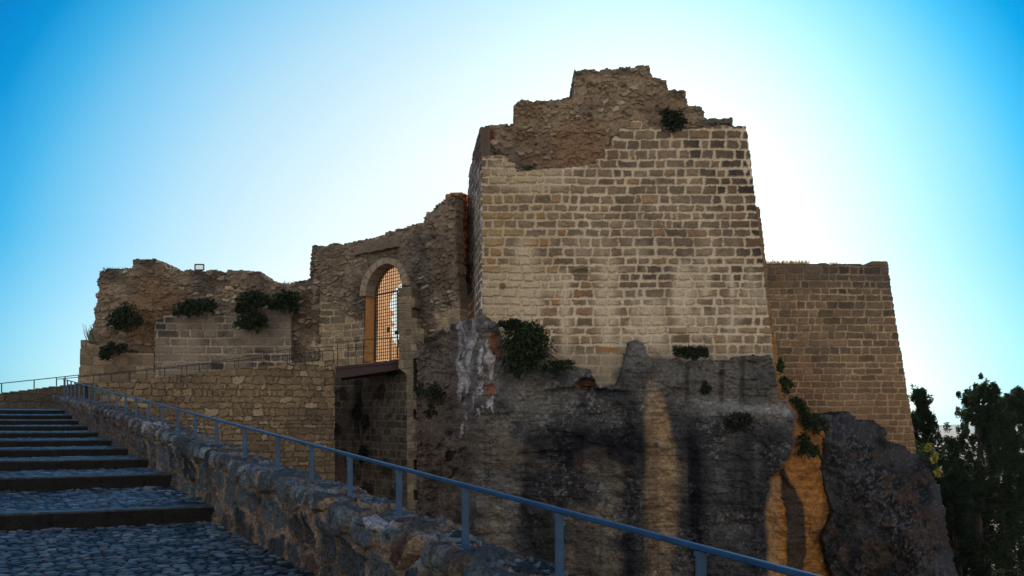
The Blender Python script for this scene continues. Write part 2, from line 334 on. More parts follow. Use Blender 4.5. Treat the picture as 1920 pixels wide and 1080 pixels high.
# ------------------------------------------------------------------ tower
tower = thing('castle_tower', (4.5, 31, -6), 'tall square castle tower of squared tan blocks with a stepped ruined rubble top', 'castle tower')
pl_front = Plan([(880, 30), (1500, 30)])
def tower_front(S, T, px, py):
    e, r1, r2 = ashlar(S, T, 11, (0.29, 0.42), (0.36, 0.86), 0.034)
    fine = fbm(S * 6, T * 9, 4, 3, 0.65); big = fbm(S * 0.4, T * 0.4, 4, 21); n = fbm(S * 1.2, T * 1.2, 4, 25)
    g = 0.058 * (0.35 + 1.1 * fbm(S * 1.6, T * 1.6, 3, 13)); b = ss(e + 0.022 * (fbm(S * 11, T * 11, 3, 14, 0.7) - 0.5), g * 0.7, g * 1.2)
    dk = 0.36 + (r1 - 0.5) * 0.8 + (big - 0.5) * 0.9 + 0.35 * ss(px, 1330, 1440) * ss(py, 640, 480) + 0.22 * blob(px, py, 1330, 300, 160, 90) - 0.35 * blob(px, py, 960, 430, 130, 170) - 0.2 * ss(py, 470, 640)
    c = mix(TAN, DARKB, np.clip(dk, 0, 1)); c = c * (0.85 + 0.3 * r2)[..., None] * (0.72 + 0.56 * fine)[..., None]
    c = mix(c, (0.34, 0.235, 0.105), blob(px, py, 940, 400, 90, 150) * 0.55 * (r2 > 0.3))
    c = mix(c, (0.30, 0.155, 0.065), ((r2 > 0.80) * (0.25 + 0.6 * blob(px, py, 1000, 530, 90, 120)) + 0.25 * blob(px, py, 1010, 560, 50, 50)))
    mo = mix(MORT, c * 0.8, 1 - np.clip(0.85 + 0.5 * (n - 0.3), 0, 1)); mo = mix(mo, (0.40, 0.31, 0.19), blob(px, py, 940, 420, 110, 180) * 0.5)
    wash = 0.55 * ss(fbm(S * 0.9, T * 0.6, 4, 19), 0.44, 0.66) * (0.15 + 0.85 * ss(py, 380, 560)) + 0.5 * blob(px, py, 1000, 330, 70, 30, n - 0.5)
    for x, y0, y1, wd in ((1140, 470, 640, 16), (1128, 520, 600, 10), (1232, 540, 650, 14), (1276, 480, 600, 15), (1215, 560, 640, 9), (1060, 500, 660, 10), (1325, 500, 545, 6), (1370, 500, 560, 6), (985, 430, 640, 20)):
        wash = wash + 1.15 * np.exp(-((px - x - 8 * (fbm(T * 2, T * 0 + x, 2, 5) - 0.5)) / wd)**2) * ss(py, y0, y0 + 40) * ss(py, y1 + 30, y1 - 30) * (0.4 + n)
    c = mix(c, np.asarray(MORT) * 0.92, np.clip(wash, 0, 0.85)); drip = np.clip(wash - 0.75, 0, 1)
    col = mix(mo, c, b) * (0.85 + 0.3 * fine)[..., None]
    # plaster and stain near the rock line
    low = ss(py + 30 * (n - 0.5), 640, 675); col = mix(col, (0.30, 0.235, 0.17), low * 0.7); b = b * (1 - 0.8 * low)
    col = mix(col, (0.10, 0.09, 0.085), ss(n + 0.4 * ss(py, 650, 710) * ss(px, 1290, 1330) - 0.1 * ss(py, 640, 600), 0.68, 0.85) * 0.7)
    hole = blob(px, py, 1090, 513, 17, 8) + blob(px, py, 942, 538, 6, 6) + blob(px, py, 1349, 490, 5, 5)
    col = mix(col, (0.12, 0.09, 0.06), hole * 0.7)
    col = mix(col, (0.32, 0.15, 0.05), blob(px, py, 1142, 656, 22, 5) * 0.8)
    h = 0.05 * b * (0.6 + 0.8 * r2) + 0.02 * (fine - 0.5) * b + 0.06 * (big - 0.5) - 0.07 * hole
    return h, col
A_TOP = [(903, 293), (948, 291), (952, 304), (966, 306), (968, 321), (1060, 314), (1098, 309), (1116, 306), (1118, 296), (1132, 294), (1134, 276), (1146, 274), (1148, 256), (1160, 254), (1163, 241), (1180, 239), (1183, 226), (1212, 223), (1216, 236), (1240, 238), (1242, 248), (1276, 247), (1280, 243), (1330, 238), (1398, 236)]
relief('ashlar_facing', pl_front, A_TOP + [(1402, 250), (1425, 445), (1450, 660), (1463, 780), (903, 780)], 0.033, tower_front, M_ASH, 0.45, tower, rough=0.012, seed=2)
CORE = [(903, 235), (962, 231), (963, 190), (1075, 181), (1076, 132), (1205, 122), (1219, 121), (1222, 145), (1250, 146), (1254, 168), (1286, 168), (1290, 195), (1318, 197), (1322, 221), (1374, 218), (1378, 237), (1400, 240), (1405, 330), (905, 330)]
pl_core = Plan([(870, 30.42), (1500, 30.42)])
rf = rubble_fun(31, (0.26, 0.19, 0.13), (0.45, 0.36, 0.27), (0.125, 0.097, 0.074), 0.08, (0.17, 0.105, 0.065), 0.6, 0.34, 0.19)
def core_fun(S, T, px, py):
    h, c = rf(S, T, px, py)
    c = mix(c, (0.25, 0.14, 0.08), blob(px, py, 1095, 270, 55, 45, fbm(S, T, 3, 4) - 0.5) * 0.7); c = mix(c, (0.14, 0.05, 0.035), blob(px, py, 915, 252, 14, 12))
    top = ss(fbm(S * 2, T * 2, 3, 77), 0.3, 0.6)
    for (a, b) in zip(CORE[:-3], CORE[1:-2]):
        if b[0] > a[0] + 12: c = mix(c, (0.09, 0.075, 0.065), ((px > a[0]) & (px < b[0]) & (py < (a[1] + b[1]) / 2 + 14)) * top * 0.6)
    return h * 1.1, c
relief('rubble_core', pl_core, CORE, 0.033, core_fun, M_RUB, 5.0, tower, rough=0.06, seed=3)
relief('rear_body', Plan([(880, 32.2), (1500, 32.2)]), [(925, 330), (1380, 330), (1395, 780), (925, 780)], 0.15, lambda S, T, px, py: (S * 0, np.full(S.shape + (3,), 0.18)), M_RUB, 4, tower, rough=0.0)
# receding left flank
pl_flank = Plan([(879, 36.5), (903.5, 30.0)])
XF = [( -2.12, 36.8), (-1.20, 30.02)]
class Flank(Plan):
    def __init__(s):
        a, b = np.array([-2.5, 38.0]), np.array([-1.20, 30.02]); q = np.linspace(0, 1, 600)[:, None]; p = a * (1 - q) + b * q
        s.X, s.Y = p[:, 0], p[:, 1]; s.S = np.linspace(0, np.linalg.norm(b - a), 600); s.L = s.S[-1]
        t = (b - a) / np.linalg.norm(b - a); s.nx = np.full(600, t[1]); s.ny = np.full(600, -t[0]); s.px = CX + F * s.X / s.Y
flank = Flank()
ff = ashlar_fun(41, (0.20, 0.17, 0.14), (0.07, 0.062, 0.058), (0.72, 0.64, 0.55), 0.05, 0.42, (0.31, 0.41), (0.4, 0.8), 0.1)
def flank_fun(S, T, px, py):
    h, c = ff(S, T, px, py); return h, mix(c, (0.12, 0.085, 0.065), ss(py + 30 * (fbm(S * 2, T * 2, 3, 2) - 0.5), 312, 296))
relief('flank_facing', flank, [(866, 620), (871, 500), (880, 330), (890, 280), (902, 236), (903.4, 300), (903.4, 640), (880, 660)], 0.03, flank_fun, M_ASH, 0.36, tower, rough=0.01, seed=4)
# narrow rear return on the right, seen past the front corner
def strip_fun(S, T, px, py):
    h, c = ashlar_fun(47, (0.24, 0.16, 0.09), (0.13, 0.09, 0.06), (0.32, 0.22, 0.13), 0.03, 0.3)(S, T, px, py)
    return h, mix(c, (0.36, 0.17, 0.055), ss(py + 60 * (fbm(S, T, 3, 6) - 0.5), 520, 620) * 0.75)
relief('rear_return', Plan([(1380, 31.2), (1500, 31.2)]), [(1396, 388), (1424, 387), (1436, 480), (1447, 600), (1462, 700), (1474, 790), (1400, 790)], 0.035, strip_fun, M_ASH, 2.0, tower, rough=0.02, seed=5)

# ------------------------------------------------------------------ right curtain wall
rw = thing('curtain_wall', (15, 33.5, -6), 'lower plain wall of brown squared blocks right of the big tower, standing on the dark boulder', 'castle wall')
pl_r = Plan([(1400, 33.4), (1800, 33.4)])
raf = ashlar_fun(51, (0.22, 0.14, 0.083), (0.07, 0.052, 0.039), (0.50, 0.375, 0.25), 0.028, 0.38, (0.24, 0.37), (0.34, 0.8), 0.12, 0.9)
def right_fun(S, T, px, py):
    h, c = raf(S, T, px, py); n = fbm(S * 0.8, T * 0.8, 4, 55)
    c = mix(c, (0.06, 0.05, 0.045), ss(py + 50 * (n - 0.5), 580, 500) * 0.55); c = mix(c, (0.24, 0.125, 0.06), ss(py + 80 * (n - 0.5), 640, 760) * 0.4)
    return h, c
relief('ashlar_facing', pl_r, [(1420, 494), (1500, 494), (1628, 494), (1632, 489), (1664, 489), (1668, 520), (1690, 660), (1712, 800), (1724, 900), (1420, 900)], 0.037, right_fun, M_ASH, 2.2, rw, rough=0.025, seed=6)

# ------------------------------------------------------------------ left curtain + gate wall (one curving wall line)
pl_g = Plan([(60, 36.4), (545, 36.6), (650, 36.3), (690, 35.5), (756, 33.4), (800, 32.4), (870, 31.4)], 41)
lw = thing('ruined_wall', (-15, 36.5, -6), 'long ruined rubble wall left of the gate with dark bushes growing out of it', 'castle wall')
LT = [(187, 507), (206, 503), (248, 503), (252, 488), (303, 487), (312, 503), (340, 506), (400, 507), (488, 507), (498, 522), (520, 528), (545, 530), (565, 525), (580, 519), (584, 470)]
lrf = rubble_fun(61, (0.225, 0.17, 0.122), (0.42, 0.34, 0.26), (0.095, 0.077, 0.063), 0.10, (0.115, 0.075, 0.048), 0.5, 0.36, 0.2)
def left_fun(S, T, px, py):
    h, c = lrf(S, T, px, py); n = fbm(S, T, 3, 66) - 0.5
    c = mix(c, (0.18, 0.10, 0.05), blob(px, py, 290, 610, 60, 70, n) * 0.6)
    h = h - 0.3 * blob(px, py, 250, 640, 60, 40, n)
    return h, c
relief('rubble_core', pl_g, LT + [(600, 525), (600, 720), (160, 720), (166, 637), (176, 600), (181, 560), (184, 530)], 0.04, left_fun, M_RUB, 2.0, lw, rough=0.07, seed=7)
class Off(Plan):
    def __init__(s, p, o):
        s.X = p.X + p.nx * o; s.Y = p.Y + p.ny * o; s.S = np.r_[0, np.cumsum(np.hypot(np.diff(s.X), np.diff(s.Y)))]; s.L = s.S[-1]; s.nx, s.ny = p.nx, p.ny; s.px = CX + F * s.X / s.Y
pl_g2 = Off(pl_g, 0.32)
gaf = ashlar_fun(71, (0.20, 0.162, 0.125), (0.055, 0.047, 0.042), (0.48, 0.39, 0.30), 0.034, 0.55, (0.30, 0.39), (0.5, 1.1), 0.3, 0.75)
def facing_fun(S, T, px, py):
    h, c = gaf(S, T, px, py); n = fbm(S * 0.7, T * 0.7, 4, 75)
    c = mix(c, (0.22, 0.18, 0.14), ss(n + 0.15 * ss(py, 620, 680), 0.5, 0.68) * 0.5); return h, c
relief('grey_facing', pl_g2, [(290, 600), (305, 597), (306, 592), (330, 590), (420, 589), (460, 580), (546, 580), (548, 720), (290, 720)], 0.037, facing_fun, M_ASH, 0.5, lw, rough=0.015, seed=8)
paf = ashlar_fun(73, (0.22, 0.165, 0.11), (0.10, 0.078, 0.058), (0.33, 0.26, 0.18), 0.022, 0.32, (0.38, 0.5), (0.6, 1.2), 0.25, 0.55)
relief('corner_facing', pl_g2, [(152, 637), (163, 637), (170, 645), (200, 648), (210, 660), (289, 662), (290, 730), (146, 730)], 0.037, paf, M_ASH, 1.2, lw, rough=0.02, seed=9)

gw = thing('gate_wall', (-5.5, 34.5, -6), 'high curving rubble wall holding the arched gateway beside the big tower', 'castle wall')
def arc(cx, cy, rx, ry, a0, a1, n): return [(cx + rx * math.cos(rad(a0 + (a1 - a0) * k / (n - 1))), cy - ry * math.sin(rad(a0 + (a1 - a0) * k / (n - 1)))) for k in range(n)]
def garc(r, n=41, grow=0.0):      # the arch in photo columns and rows: springing slopes with the oblique wall
    pts = []
    for k in range(n):
        a = math.pi * (1 - k / (n - 1)); u = math.cos(a); pts.append((720.5 + u * (33.5 + grow), 545 - u * 10 - (49 + grow) * math.sin(a)))
    return pts
HOLE_W = [(681, 680)] + garc(0, grow=3) + [(760, 671)]
grf = rubble_fun(81, (0.225, 0.172, 0.125), (0.40, 0.32, 0.24), (0.10, 0.082, 0.067), 0.11, (0.12, 0.08, 0.055), 0.6, 0.34, 0.19)
gba = ashlar_fun(83, (0.29, 0.215, 0.14), (0.10, 0.078, 0.058), (0.50, 0.40, 0.28), 0.024, 0.36, (0.29, 0.38), (0.42, 0.85), 0.2, 0.8, 0.02)
gma = ashlar_fun(85, (0.085, 0.072, 0.06), (0.035, 0.03, 0.028), (0.20, 0.165, 0.13), 0.03, 0.40, (0.29, 0.38), (0.35, 0.7), 0.1, 0.7)  # moat wall under the bridge: its shade put into the stone colour
def gate_fun(S, T, px, py):
    h1, c1 = grf(S, T, px, py); h2, c2 = gba(S, T, px, py); h3, c3 = gma(S, T, px, py); n = fbm(S * 1.2, T * 1.2, 4, 88) - 0.5
    a = ss(py + 60 * n + 0.75 * (640 - px) * (px < 680), 585, 600) * (px < 700)
    a = np.maximum(a, blob(px, py, 722, 500, 55, 60, n) * 0.35)
    a = np.maximum(a, blob(px, py, 850, 600, 28, 25, n) * 0.8)
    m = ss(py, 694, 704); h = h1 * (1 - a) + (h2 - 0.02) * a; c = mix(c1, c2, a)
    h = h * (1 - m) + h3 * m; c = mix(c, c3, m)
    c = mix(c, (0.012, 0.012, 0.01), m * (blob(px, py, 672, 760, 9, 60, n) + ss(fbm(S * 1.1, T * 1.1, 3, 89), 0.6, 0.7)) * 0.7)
    c = mix(c, (0.11, 0.09, 0.07), blob(px, py, 715, 468, 50, 11, n) * 0.5)
    yl = 472 - (px - 712) * 0.21; bnd = ((py > yl - 22) & (py < yl) & (px > 668) & (px < 752)) * 1.0
    h = h * (1 - 0.6 * bnd) + 0.20 * bnd; c = mix(c, (0.19, 0.15, 0.11), bnd * 0.6)
    return h, c
GT = [(584, 461), (600, 459), (640, 457), (665, 452), (700, 445), (740, 432), (770, 424), (794, 412), (797, 402), (815, 390), (830, 375), (848, 363), (853, 364)]
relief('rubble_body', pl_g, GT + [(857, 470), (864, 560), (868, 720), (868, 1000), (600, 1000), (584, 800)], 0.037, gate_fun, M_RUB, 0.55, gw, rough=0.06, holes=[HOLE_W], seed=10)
# dressed arch ring, one voussoir course
class Fine(Off): pass
ring_in, ring_out = garc(0), garc(0, grow=12)
def ring_fun(S, T, px, py):
    a = np.degrees(np.arctan2(545 - (py + (px - 720) * 0.3), px - 720.5)); k = a / 15.0; e = np.abs(k - np.round(k)); n = fbm(S * 6, T * 6, 4, 95)
    c = mix((0.34, 0.265, 0.195), (0.24, 0.185, 0.135), hsh(np.round(k + 0.5), k * 0, 3) * 0.7); c = mix((0.2, 0.15, 0.11), c, ss(e, 0.02, 0.06))
    return 0.03 * ss(e, 0.02, 0.06) + 0.02 * n, c * (0.75 + 0.5 * n)[..., None]
relief('arch_ring', Off(pl_g, 0.09), ring_out + ring_in[::-1], 0.022, ring_fun, M_ASH, 0.5, gw, rough=0.006, seed=11)
# reveal of the opening, bounced orange light painted into its colour: jamb and intrados, 1.5 m deep
def reveal():
    loop = np.array([pl_g.pix(p[0], p[1]) for p in ([(684, 678)] * 1 + garc(0) + [(757, 670)])])
    dense = []
    for a, b in zip(loop[:-1], loop[1:]):
        k = max(1, int(np.linalg.norm(b - a) / 0.08)); dense += [a + (b - a) * j / k for j in range(k)]
    dense = np.array(dense + [loop[-1]]); X, Y, nx, ny = pl_g.at(dense[:, 0]); nx[:] = nx.mean(); ny[:] = ny.mean()
    dp = np.linspace(0.03, -0.66, 20); V = []; Cc = []
    for d in dp:
        V.append(np.stack([X + nx * d, Y + ny * d, dense[:, 1]], -1)); n = fbm(dense[:, 1] * 3, np.full(len(X), d * 3), 4, 7)
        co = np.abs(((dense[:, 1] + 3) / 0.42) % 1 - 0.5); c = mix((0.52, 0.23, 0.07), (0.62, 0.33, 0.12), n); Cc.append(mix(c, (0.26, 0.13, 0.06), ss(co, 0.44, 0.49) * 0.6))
    V = np.array(V); return mesh('gate_reveal', V.reshape(-1, 3), gridfaces(V.shape[0], V.shape[1]), M_ASH, gw, np.array(Cc).reshape(-1, 3))
reveal()
# broken end of the gate wall against the tower, reflected glow painted orange
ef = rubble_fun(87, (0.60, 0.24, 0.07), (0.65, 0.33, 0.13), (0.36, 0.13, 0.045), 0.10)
class Seg(Plan):
    def __init__(s, a, b):
        a, b = np.array(a, float), np.array(b, float); q = np.linspace(0, 1, 300)[:, None]; p = a * (1 - q) + b * q
        s.X, s.Y = p[:, 0], p[:, 1]; s.S = np.linspace(0, np.linalg.norm(b - a), 300); s.L = s.S[-1]; t = (b - a) / np.linalg.norm(b - a)
        s.nx = np.full(300, t[1]); s.ny = np.full(300, -t[0]); s.px = CX + F * s.X / s.Y
relief('broken_end', Seg((-2.31, 31.7), (-2.02, 35.5)), [(857, 364), (866, 362), (877, 366), (876, 560), (868, 560), (861, 540)], 0.03, ef, M_RUB, 0.5, gw, rough=0.03, seed=12)

# pier in front of the gate's right side, with ragged quoins
pier = thing('gate_pier', (-4.2, 32, -6), 'narrow tall stone pier with ragged toothed edge right of the iron gate', 'stone pier')
pl_p = Plan([(740, 32.3), (800, 31.9)])
pf = ashlar_fun(91, (0.21, 0.165, 0.115), (0.095, 0.075, 0.058), (0.36, 0.29, 0.20), 0.02, 0.35, (0.30, 0.40), (0.35, 0.6), 0.2, 0.5)
PR = [(792, 540)]
rng = random.Random(4); y = 540
while y < 950:
    k = rng.choice([776, 784, 790, 796]) if y > 600 else rng.choice([772, 778, 782]); PR += [(k, y), (k, y + 17)]; y += 19
relief('quoin_facing', pl_p, [(747, 538), (772, 537)] + PR[1:] + [(764, 985), (762, 700), (747, 690)], 0.03, pf, M_ASH, 1.4, pier, rough=0.012, seed=13)

# ------------------------------------------------------------------ sunlit inner wall seen through the gate
inner = thing('inner_wall', (-7, 41, 2), 'sunlit orange stone wall seen through the bars of the gate', 'castle wall')
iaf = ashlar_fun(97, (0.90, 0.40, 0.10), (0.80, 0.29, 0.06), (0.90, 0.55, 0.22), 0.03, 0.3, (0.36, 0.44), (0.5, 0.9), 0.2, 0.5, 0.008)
edge = [(757, 500), (753, 530), (745, 538), (738, 548), (733, 562), (731, 575), (733, 583), (739, 585), (739, 592), (733, 594), (734, 604), (740, 605), (739, 612), (733, 614), (735, 626), (737, 640), (742, 643), (745, 652), (757, 655), (757, 690)]
relief('sunlit_face', Seg((-7.0, 36.9), (-8.5, 61.0)), edge + [(690, 700), (690, 460), (757, 460)], 0.04, iaf, M_SMO, 1.0, inner, rough=0.01, seed=14)

# ------------------------------------------------------------------ ramp up to the gate
ramp = thing('ramp_wall', (-12, 31, -6), 'tan coursed rubble wall carrying the sloping ramp up to the footbridge', 'ramp wall')
pl_ramp = Plan([(-60, 29.4), (147, 30.2), (628, 32.6)])
raf2 = ashlar_fun(101, (0.215, 0.15, 0.09), (0.105, 0.076, 0.05), (0.085, 0.065, 0.048), 0.013, 0.25, (0.14, 0.33), (0.18, 0.62), 0.0, 0.85, 0.04, 0.055)
def ramp_fun(S, T, px, py):
    h, c = raf2(S, T, px, py); e, r1, r2 = ashlar(S, T, 101, (0.14, 0.33), (0.18, 0.62), 0.055)
    c = mix(c, (0.34, 0.275, 0.19), (r2 > 0.88) * ss(e, 0.01, 0.03) * 0.6); c = mix(c, (0.13, 0.09, 0.06), ss(py + 40 * (fbm(S, T, 3, 4) - 0.5), 800, 900) * 0.4)
    return h, c
relief('rubble_facing', pl_ramp, [(140, 721), (294, 707), (407, 694), (525, 683), (600, 676), (629, 673), (629, 1000), (140, 900)], 0.03, ramp_fun, M_ASH, 2.2, ramp, rough=0.012, seed=15)
land = thing('landing_wall', (-20, 29.6, 0), 'low dark wall across the top of the steps under a thin railing', 'low wall')
laf = ashlar_fun(103, (0.085, 0.065, 0.05), (0.05, 0.04, 0.034), (0.09, 0.07, 0.055), 0.016, 0.35, (0.22, 0.32), (0.3, 0.7), 0, 0.8)
relief('wall_face', Plan([(-300, 28.8), (160, 29.8)]), [(-290, 768), (0, 736), (104, 723), (158, 717), (158, 800), (-290, 800)], 0.04, laf, M_ASH, 0.6, land, rough=0.012, seed=16)

# ------------------------------------------------------------------ rock
def rock_fun(S, T, px, py):
    n1 = fbm(S * 0.7, T * 0.7, 5, 111, 0.55) - 0.5; n2 = fbm(S * 2.2, T * 3.2, 5, 113, 0.6) - 0.5; strat = fbm(S * 0.5, T * 6, 4, 115, 0.6) - 0.5
    L = ss(px, 905, 835)                     # rough left part runs back to the pier
    h = 0.35 + 0.70 * n1 + 0.26 * n2 + 0.10 * strat + 0.05 * np.round(2.2 * fbm(S * 0.35 + 0.3 * n2, T * 0.9, 3, 155)) 
    h = h - 2.3 * L
    h = h + 0.35 * blob(px, py, 900, 680, 52, 110, n1)                            # calcite column
    h = h + 0.5 * np.exp(-((px - 1200 + 0.02 * (py - 640)) / 34)**2) * ss(py, 630, 680) * ss(py, 1000, 720)   # pinnacle
    h = h - 0.40 * np.exp(-((px - 1238) / 36)**2) * ss(py, 700, 790)              # pale groove
    h = h + 0.35 * ss(px, 1285, 1320) * ss(py, 756, 775)                           # big right block
    h = h - 0.5 * blob(px, py, 1100, 720, 18, 10) - 0.35 * blob(px, py, 1100, 738, 70, 10, n2)
    for x in (1287, 1352, 1392): h = h - 0.22 * np.exp(-((px - x - 6 * n2) / 4)**2) * ss(py, 770, 750)
    bx = np.interp(py, [740, 775, 850, 880, 895, 960, 1080, 1400], [1470, 1490, 1486, 1462, 1447, 1436, 1442, 1450]) + 10 * n2
    nic = ss(px - bx, -5, 5); h = h - 1.25 * nic * (0.75 + 0.25 * ss(px - bx, 0, 70)) + 0.3 * nic * np.exp(-((px - 1482) / 16)**2)
    h = h - 0.2 * ss(py, 880, 1000) * (1 - nic)
    # colour: stains, lichen, fresh ochre
    base = mix((0.120, 0.112, 0.108), (0.046, 0.045, 0.049), ss(n1 + 0.25 * ss(py, 740, 840) * ss(px, 960, 1000), -0.08, 0.2))
    base = mix(base, (0.16, 0.125, 0.092), ss(fbm(S * 0.5, T * 0.9, 4, 117) + 0.35 * blob(px, py, 1040, 740, 70, 30) + 0.25 * blob(px, py, 1080, 1060, 50, 120) - 0.3 * ss(py, 800, 860) * (px > 1290), 0.56, 0.76) * 0.6)
    bl = mix(base, (0.12, 0.088, 0.07), L * 0.75); base = bl
    gl = np.clip(np.interp(py, [690, 720, 760, 900, 1000, 1100], [0, 12, 26, 42, 38, 26]), 1, 99); gx = np.interp(py, [700, 760, 900, 1080], [1222, 1232, 1243, 1236])
    base = mix(base, mix((0.29, 0.195, 0.115), (0.19, 0.13, 0.08), ss(strat + 0.6 * n2, -0.05, 0.2)), ss(1 - np.abs(px - gx + 16 * n1 + 5 * n2) / gl, 0.0, 0.5) * ss(py, 700, 730) * (1 - 0.5 * ss(py, 960, 1070)))
    lm = ss(fbm(S * 0.8, T * 0.8, 4, 118), 0.42, 0.66); lich = ss(fbm(S * 9, T * 9, 5, 119, 0.75) + 0.05 * ss(py, 800, 740) + 0.10 * (lm - 0.6), 0.60, 0.68); base = mix(base, (0.24, 0.225, 0.21), lich * 0.55 * (0.25 + 0.75 * lm) * (1 - 0.6 * L))
    base = base * (0.80 + 0.40 * fbm(S * 0.9 + n1, T * 9, 5, 129, 0.65))[..., None]
    base = base * mix(np.ones(3), np.array((0.38, 0.38, 0.42)), ss(fbm(S * 1.3 + 0.5 * n1, T * 0.10, 4, 141, 0.6) + 0.1 * n2, 0.50, 0.66) * ss(py, 770, 850) * 0.6)
    base = base * mix(np.ones(3), np.array((0.30, 0.30, 0.36)), np.clip(np.exp(-((px - 1302 - 0.05 * (py - 850) + 14 * n1) / 20)**2) * ss(py, 770, 850) + 0.8 * np.exp(-((px - 1180 + 14 * n1) / 16)**2) * ss(py, 720, 800) + 0.8 * blob(px, py, 1095, 835, 110, 34, n2), 0, 1))
    f1_, f2_, _, _ = worley(S / 2.1 + 0.9 * n1 + 0.25 * n2, T / 1.5 + 0.9 * n1 + 0.25 * n2, 151); ck = np.exp(-((f2_ - f1_) / 0.018)**2) * ss(fbm(S * 0.6, T * 0.6, 3, 153), 0.45, 0.6); ck = ck * (0.35 + 0.65 * L); h = h - 0.10 * ck; base = base * (1 - 0.45 * ck)[..., None]
    base = mix(base, (0.12, 0.105, 0.09), ss(py + 40 * n1, 765, 735) * ss(px, 1140, 1190) * 0.3)
    rib = fbm(S * 4.5 + 2.5 * n1 + 0.6 * n2, T * 1.0, 6, 121, 0.68); ca = ss(blob(px, py, 893, 690, 46, 110, 1.2 * n1) * ss(px, 838, 862) + 2.4 * rib - 1.35 + 0.4 * blob(px, py, 870, 650, 22, 60) + 0.25 * blob(px, py, 950, 830, 14, 70), 0.62, 0.95)
    ca = ca * ss(px, 830, 850) * ss(px, 985, 950)
    base = mix(base, mix((0.17, 0.155, 0.155), (0.40, 0.385, 0.39), ss(rib, 0.42, 0.62)), ca * 0.9); h = h + 0.5 * ca * (rib - 0.4)
    base = mix(base, (0.20, 0.075, 0.035), (blob(px, py, 928, 645, 12, 22, n2) + blob(px, py, 920, 730, 10, 16, n2)) * 0.85)
    base = mix(base, (0.15, 0.05, 0.02), blob(px, py, 1098, 720, 15, 9) * 0.8)
    base = mix(base, (0.30, 0.30, 0.30), np.exp(-((py - (752 + 0.12 * (px - 1300) + 14 * n2)) / 9)**2) * ss(px, 1260, 1320) * ss(px, 1500, 1470) * (0.4 + lich) * 0.8)
    och = mix((0.36, 0.16, 0.042), (0.24, 0.105, 0.035), ss(strat + n2, -0.05, 0.25)); dk = ss(1 - np.abs(px - np.interp(py, [880, 960, 1080], [1466, 1492, 1492]) + 10 * n2) / np.interp(py, [880, 940, 1080], [4, 22, 20]), 0, 0.3) * (py > 880)
    och = mix(och, (0.30, 0.185, 0.10), ss(26 - (px - bx) + 8 * n2, -8, 12) * ss(py, 870, 910) * 0.7); och = mix(och, (0.032, 0.029, 0.028), dk * 0.92)
    base = mix(base, och, nic)
    pit = ss(fbm(S * 1.8, T * 1.8, 4, 125, 0.6), 0.60, 0.70) * L; h = h - 0.4 * pit + L * 0.5 * n2; base = mix(base, (0.02, 0.019, 0.017), pit * 0.5)
    return h, base * (0.75 + 0.5 * fbm(S * 7, T * 9, 3, 127))[..., None]
ROCK = [(780, 640), (806, 628), (835, 612), (862, 602), (905, 590), (932, 606), (942, 640), (952, 690), (1010, 688), (1080, 686), (1108, 694), (1118, 714), (1126, 724), (1152, 722), (1164, 706), (1170, 668), (1184, 640), (1195, 634), (1208, 641), (1216, 664), (1228, 672), (1276, 671), (1284, 678), (1330, 672), (1346, 676), (1388, 668), (1448, 664), (1456, 700), (1463, 745), (1490, 752), (1512, 775), (1540, 800), (1580, 860), (1600, 1250), (780, 1250)]
pl_rock = Plan([(740, 29.85), (1640, 29.85)])
o = relief('rock_face', pl_rock, ROCK, 0.036, rock_fun, M_ROCK, 2.0, None, rough=0.05, ray=True, seed=17); o['kind'] = 'structure'
BO = [(1520, 800), (1536, 774), (1590, 772), (1608, 788), (1640, 790), (1662, 802), (1668, 826), (1700, 842), (1724, 854), (1748, 884), (1768, 930), (1780, 1000), (1796, 1090), (1830, 1300), (1500, 1300), (1520, 950)]
def bo_fun(S, T, px, py):
    n1 = fbm(S * 0.6, T * 0.6, 5, 131, 0.55) - 0.5; n2 = fbm(S * 2.2, T * 2.2, 5, 133, 0.6) - 0.5
    top = np.interp(px, [1500, 1540, 1600, 1660, 1720, 1760, 1790, 1840], [830, 770, 775, 800, 850, 905, 1060, 1400]); dd = np.clip(py - top, 0, 400)
    h = 0.3 + 1.5 * (1 - np.exp(-dd / 70)) + 1.2 * n1 + 0.3 * n2 + 0.35 * (np.abs(fbm(S * 0.5, T * 0.5, 4, 139) - 0.5) * -4) - 0.7 * ss(px, 1700, 1790) + 0.5 * np.exp(-((px - 1590 - 0.75 * (py - 860)) / 40)**2)
    lb = np.interp(py, [770, 830, 870, 960, 1010, 1080, 1300], [1500, 1502, 1530, 1556, 1536, 1556, 1570]) + 8 * n2
    h = h - 1.3 * ss(lb - px, -8, 14)
    c = mix((0.044, 0.042, 0.045), (0.016, 0.016, 0.018), ss(n1, -0.1, 0.15)); c = mix(c, (0.15, 0.15, 0.165), ss(fbm(S * 10, T * 10, 5, 135, 0.75) - 0.05 + 0.12 * np.exp(-((px - 1590 - 0.75 * (py - 860)) / 60)**2) + 0.2 * n1, 0.60, 0.70) * 0.38)
    c = mix(c, (0.07, 0.045, 0.03), ss(n2 + n1, 0.1, 0.25) * 0.5); c = mix(c, (0.33, 0.15, 0.045), ss(lb - px, 0, 6) * 0.9)
    return h, c * (0.75 + 0.5 * fbm(S * 7, T * 7, 3, 137))[..., None]
o = relief('rock_outcrop', Plan([(1480, 31.6), (1860, 31.6)]), BO, 0.04, bo_fun, M_ROCK, 3.0, None, rough=0.09, ray=True, seed=18); o['kind'] = 'structure'

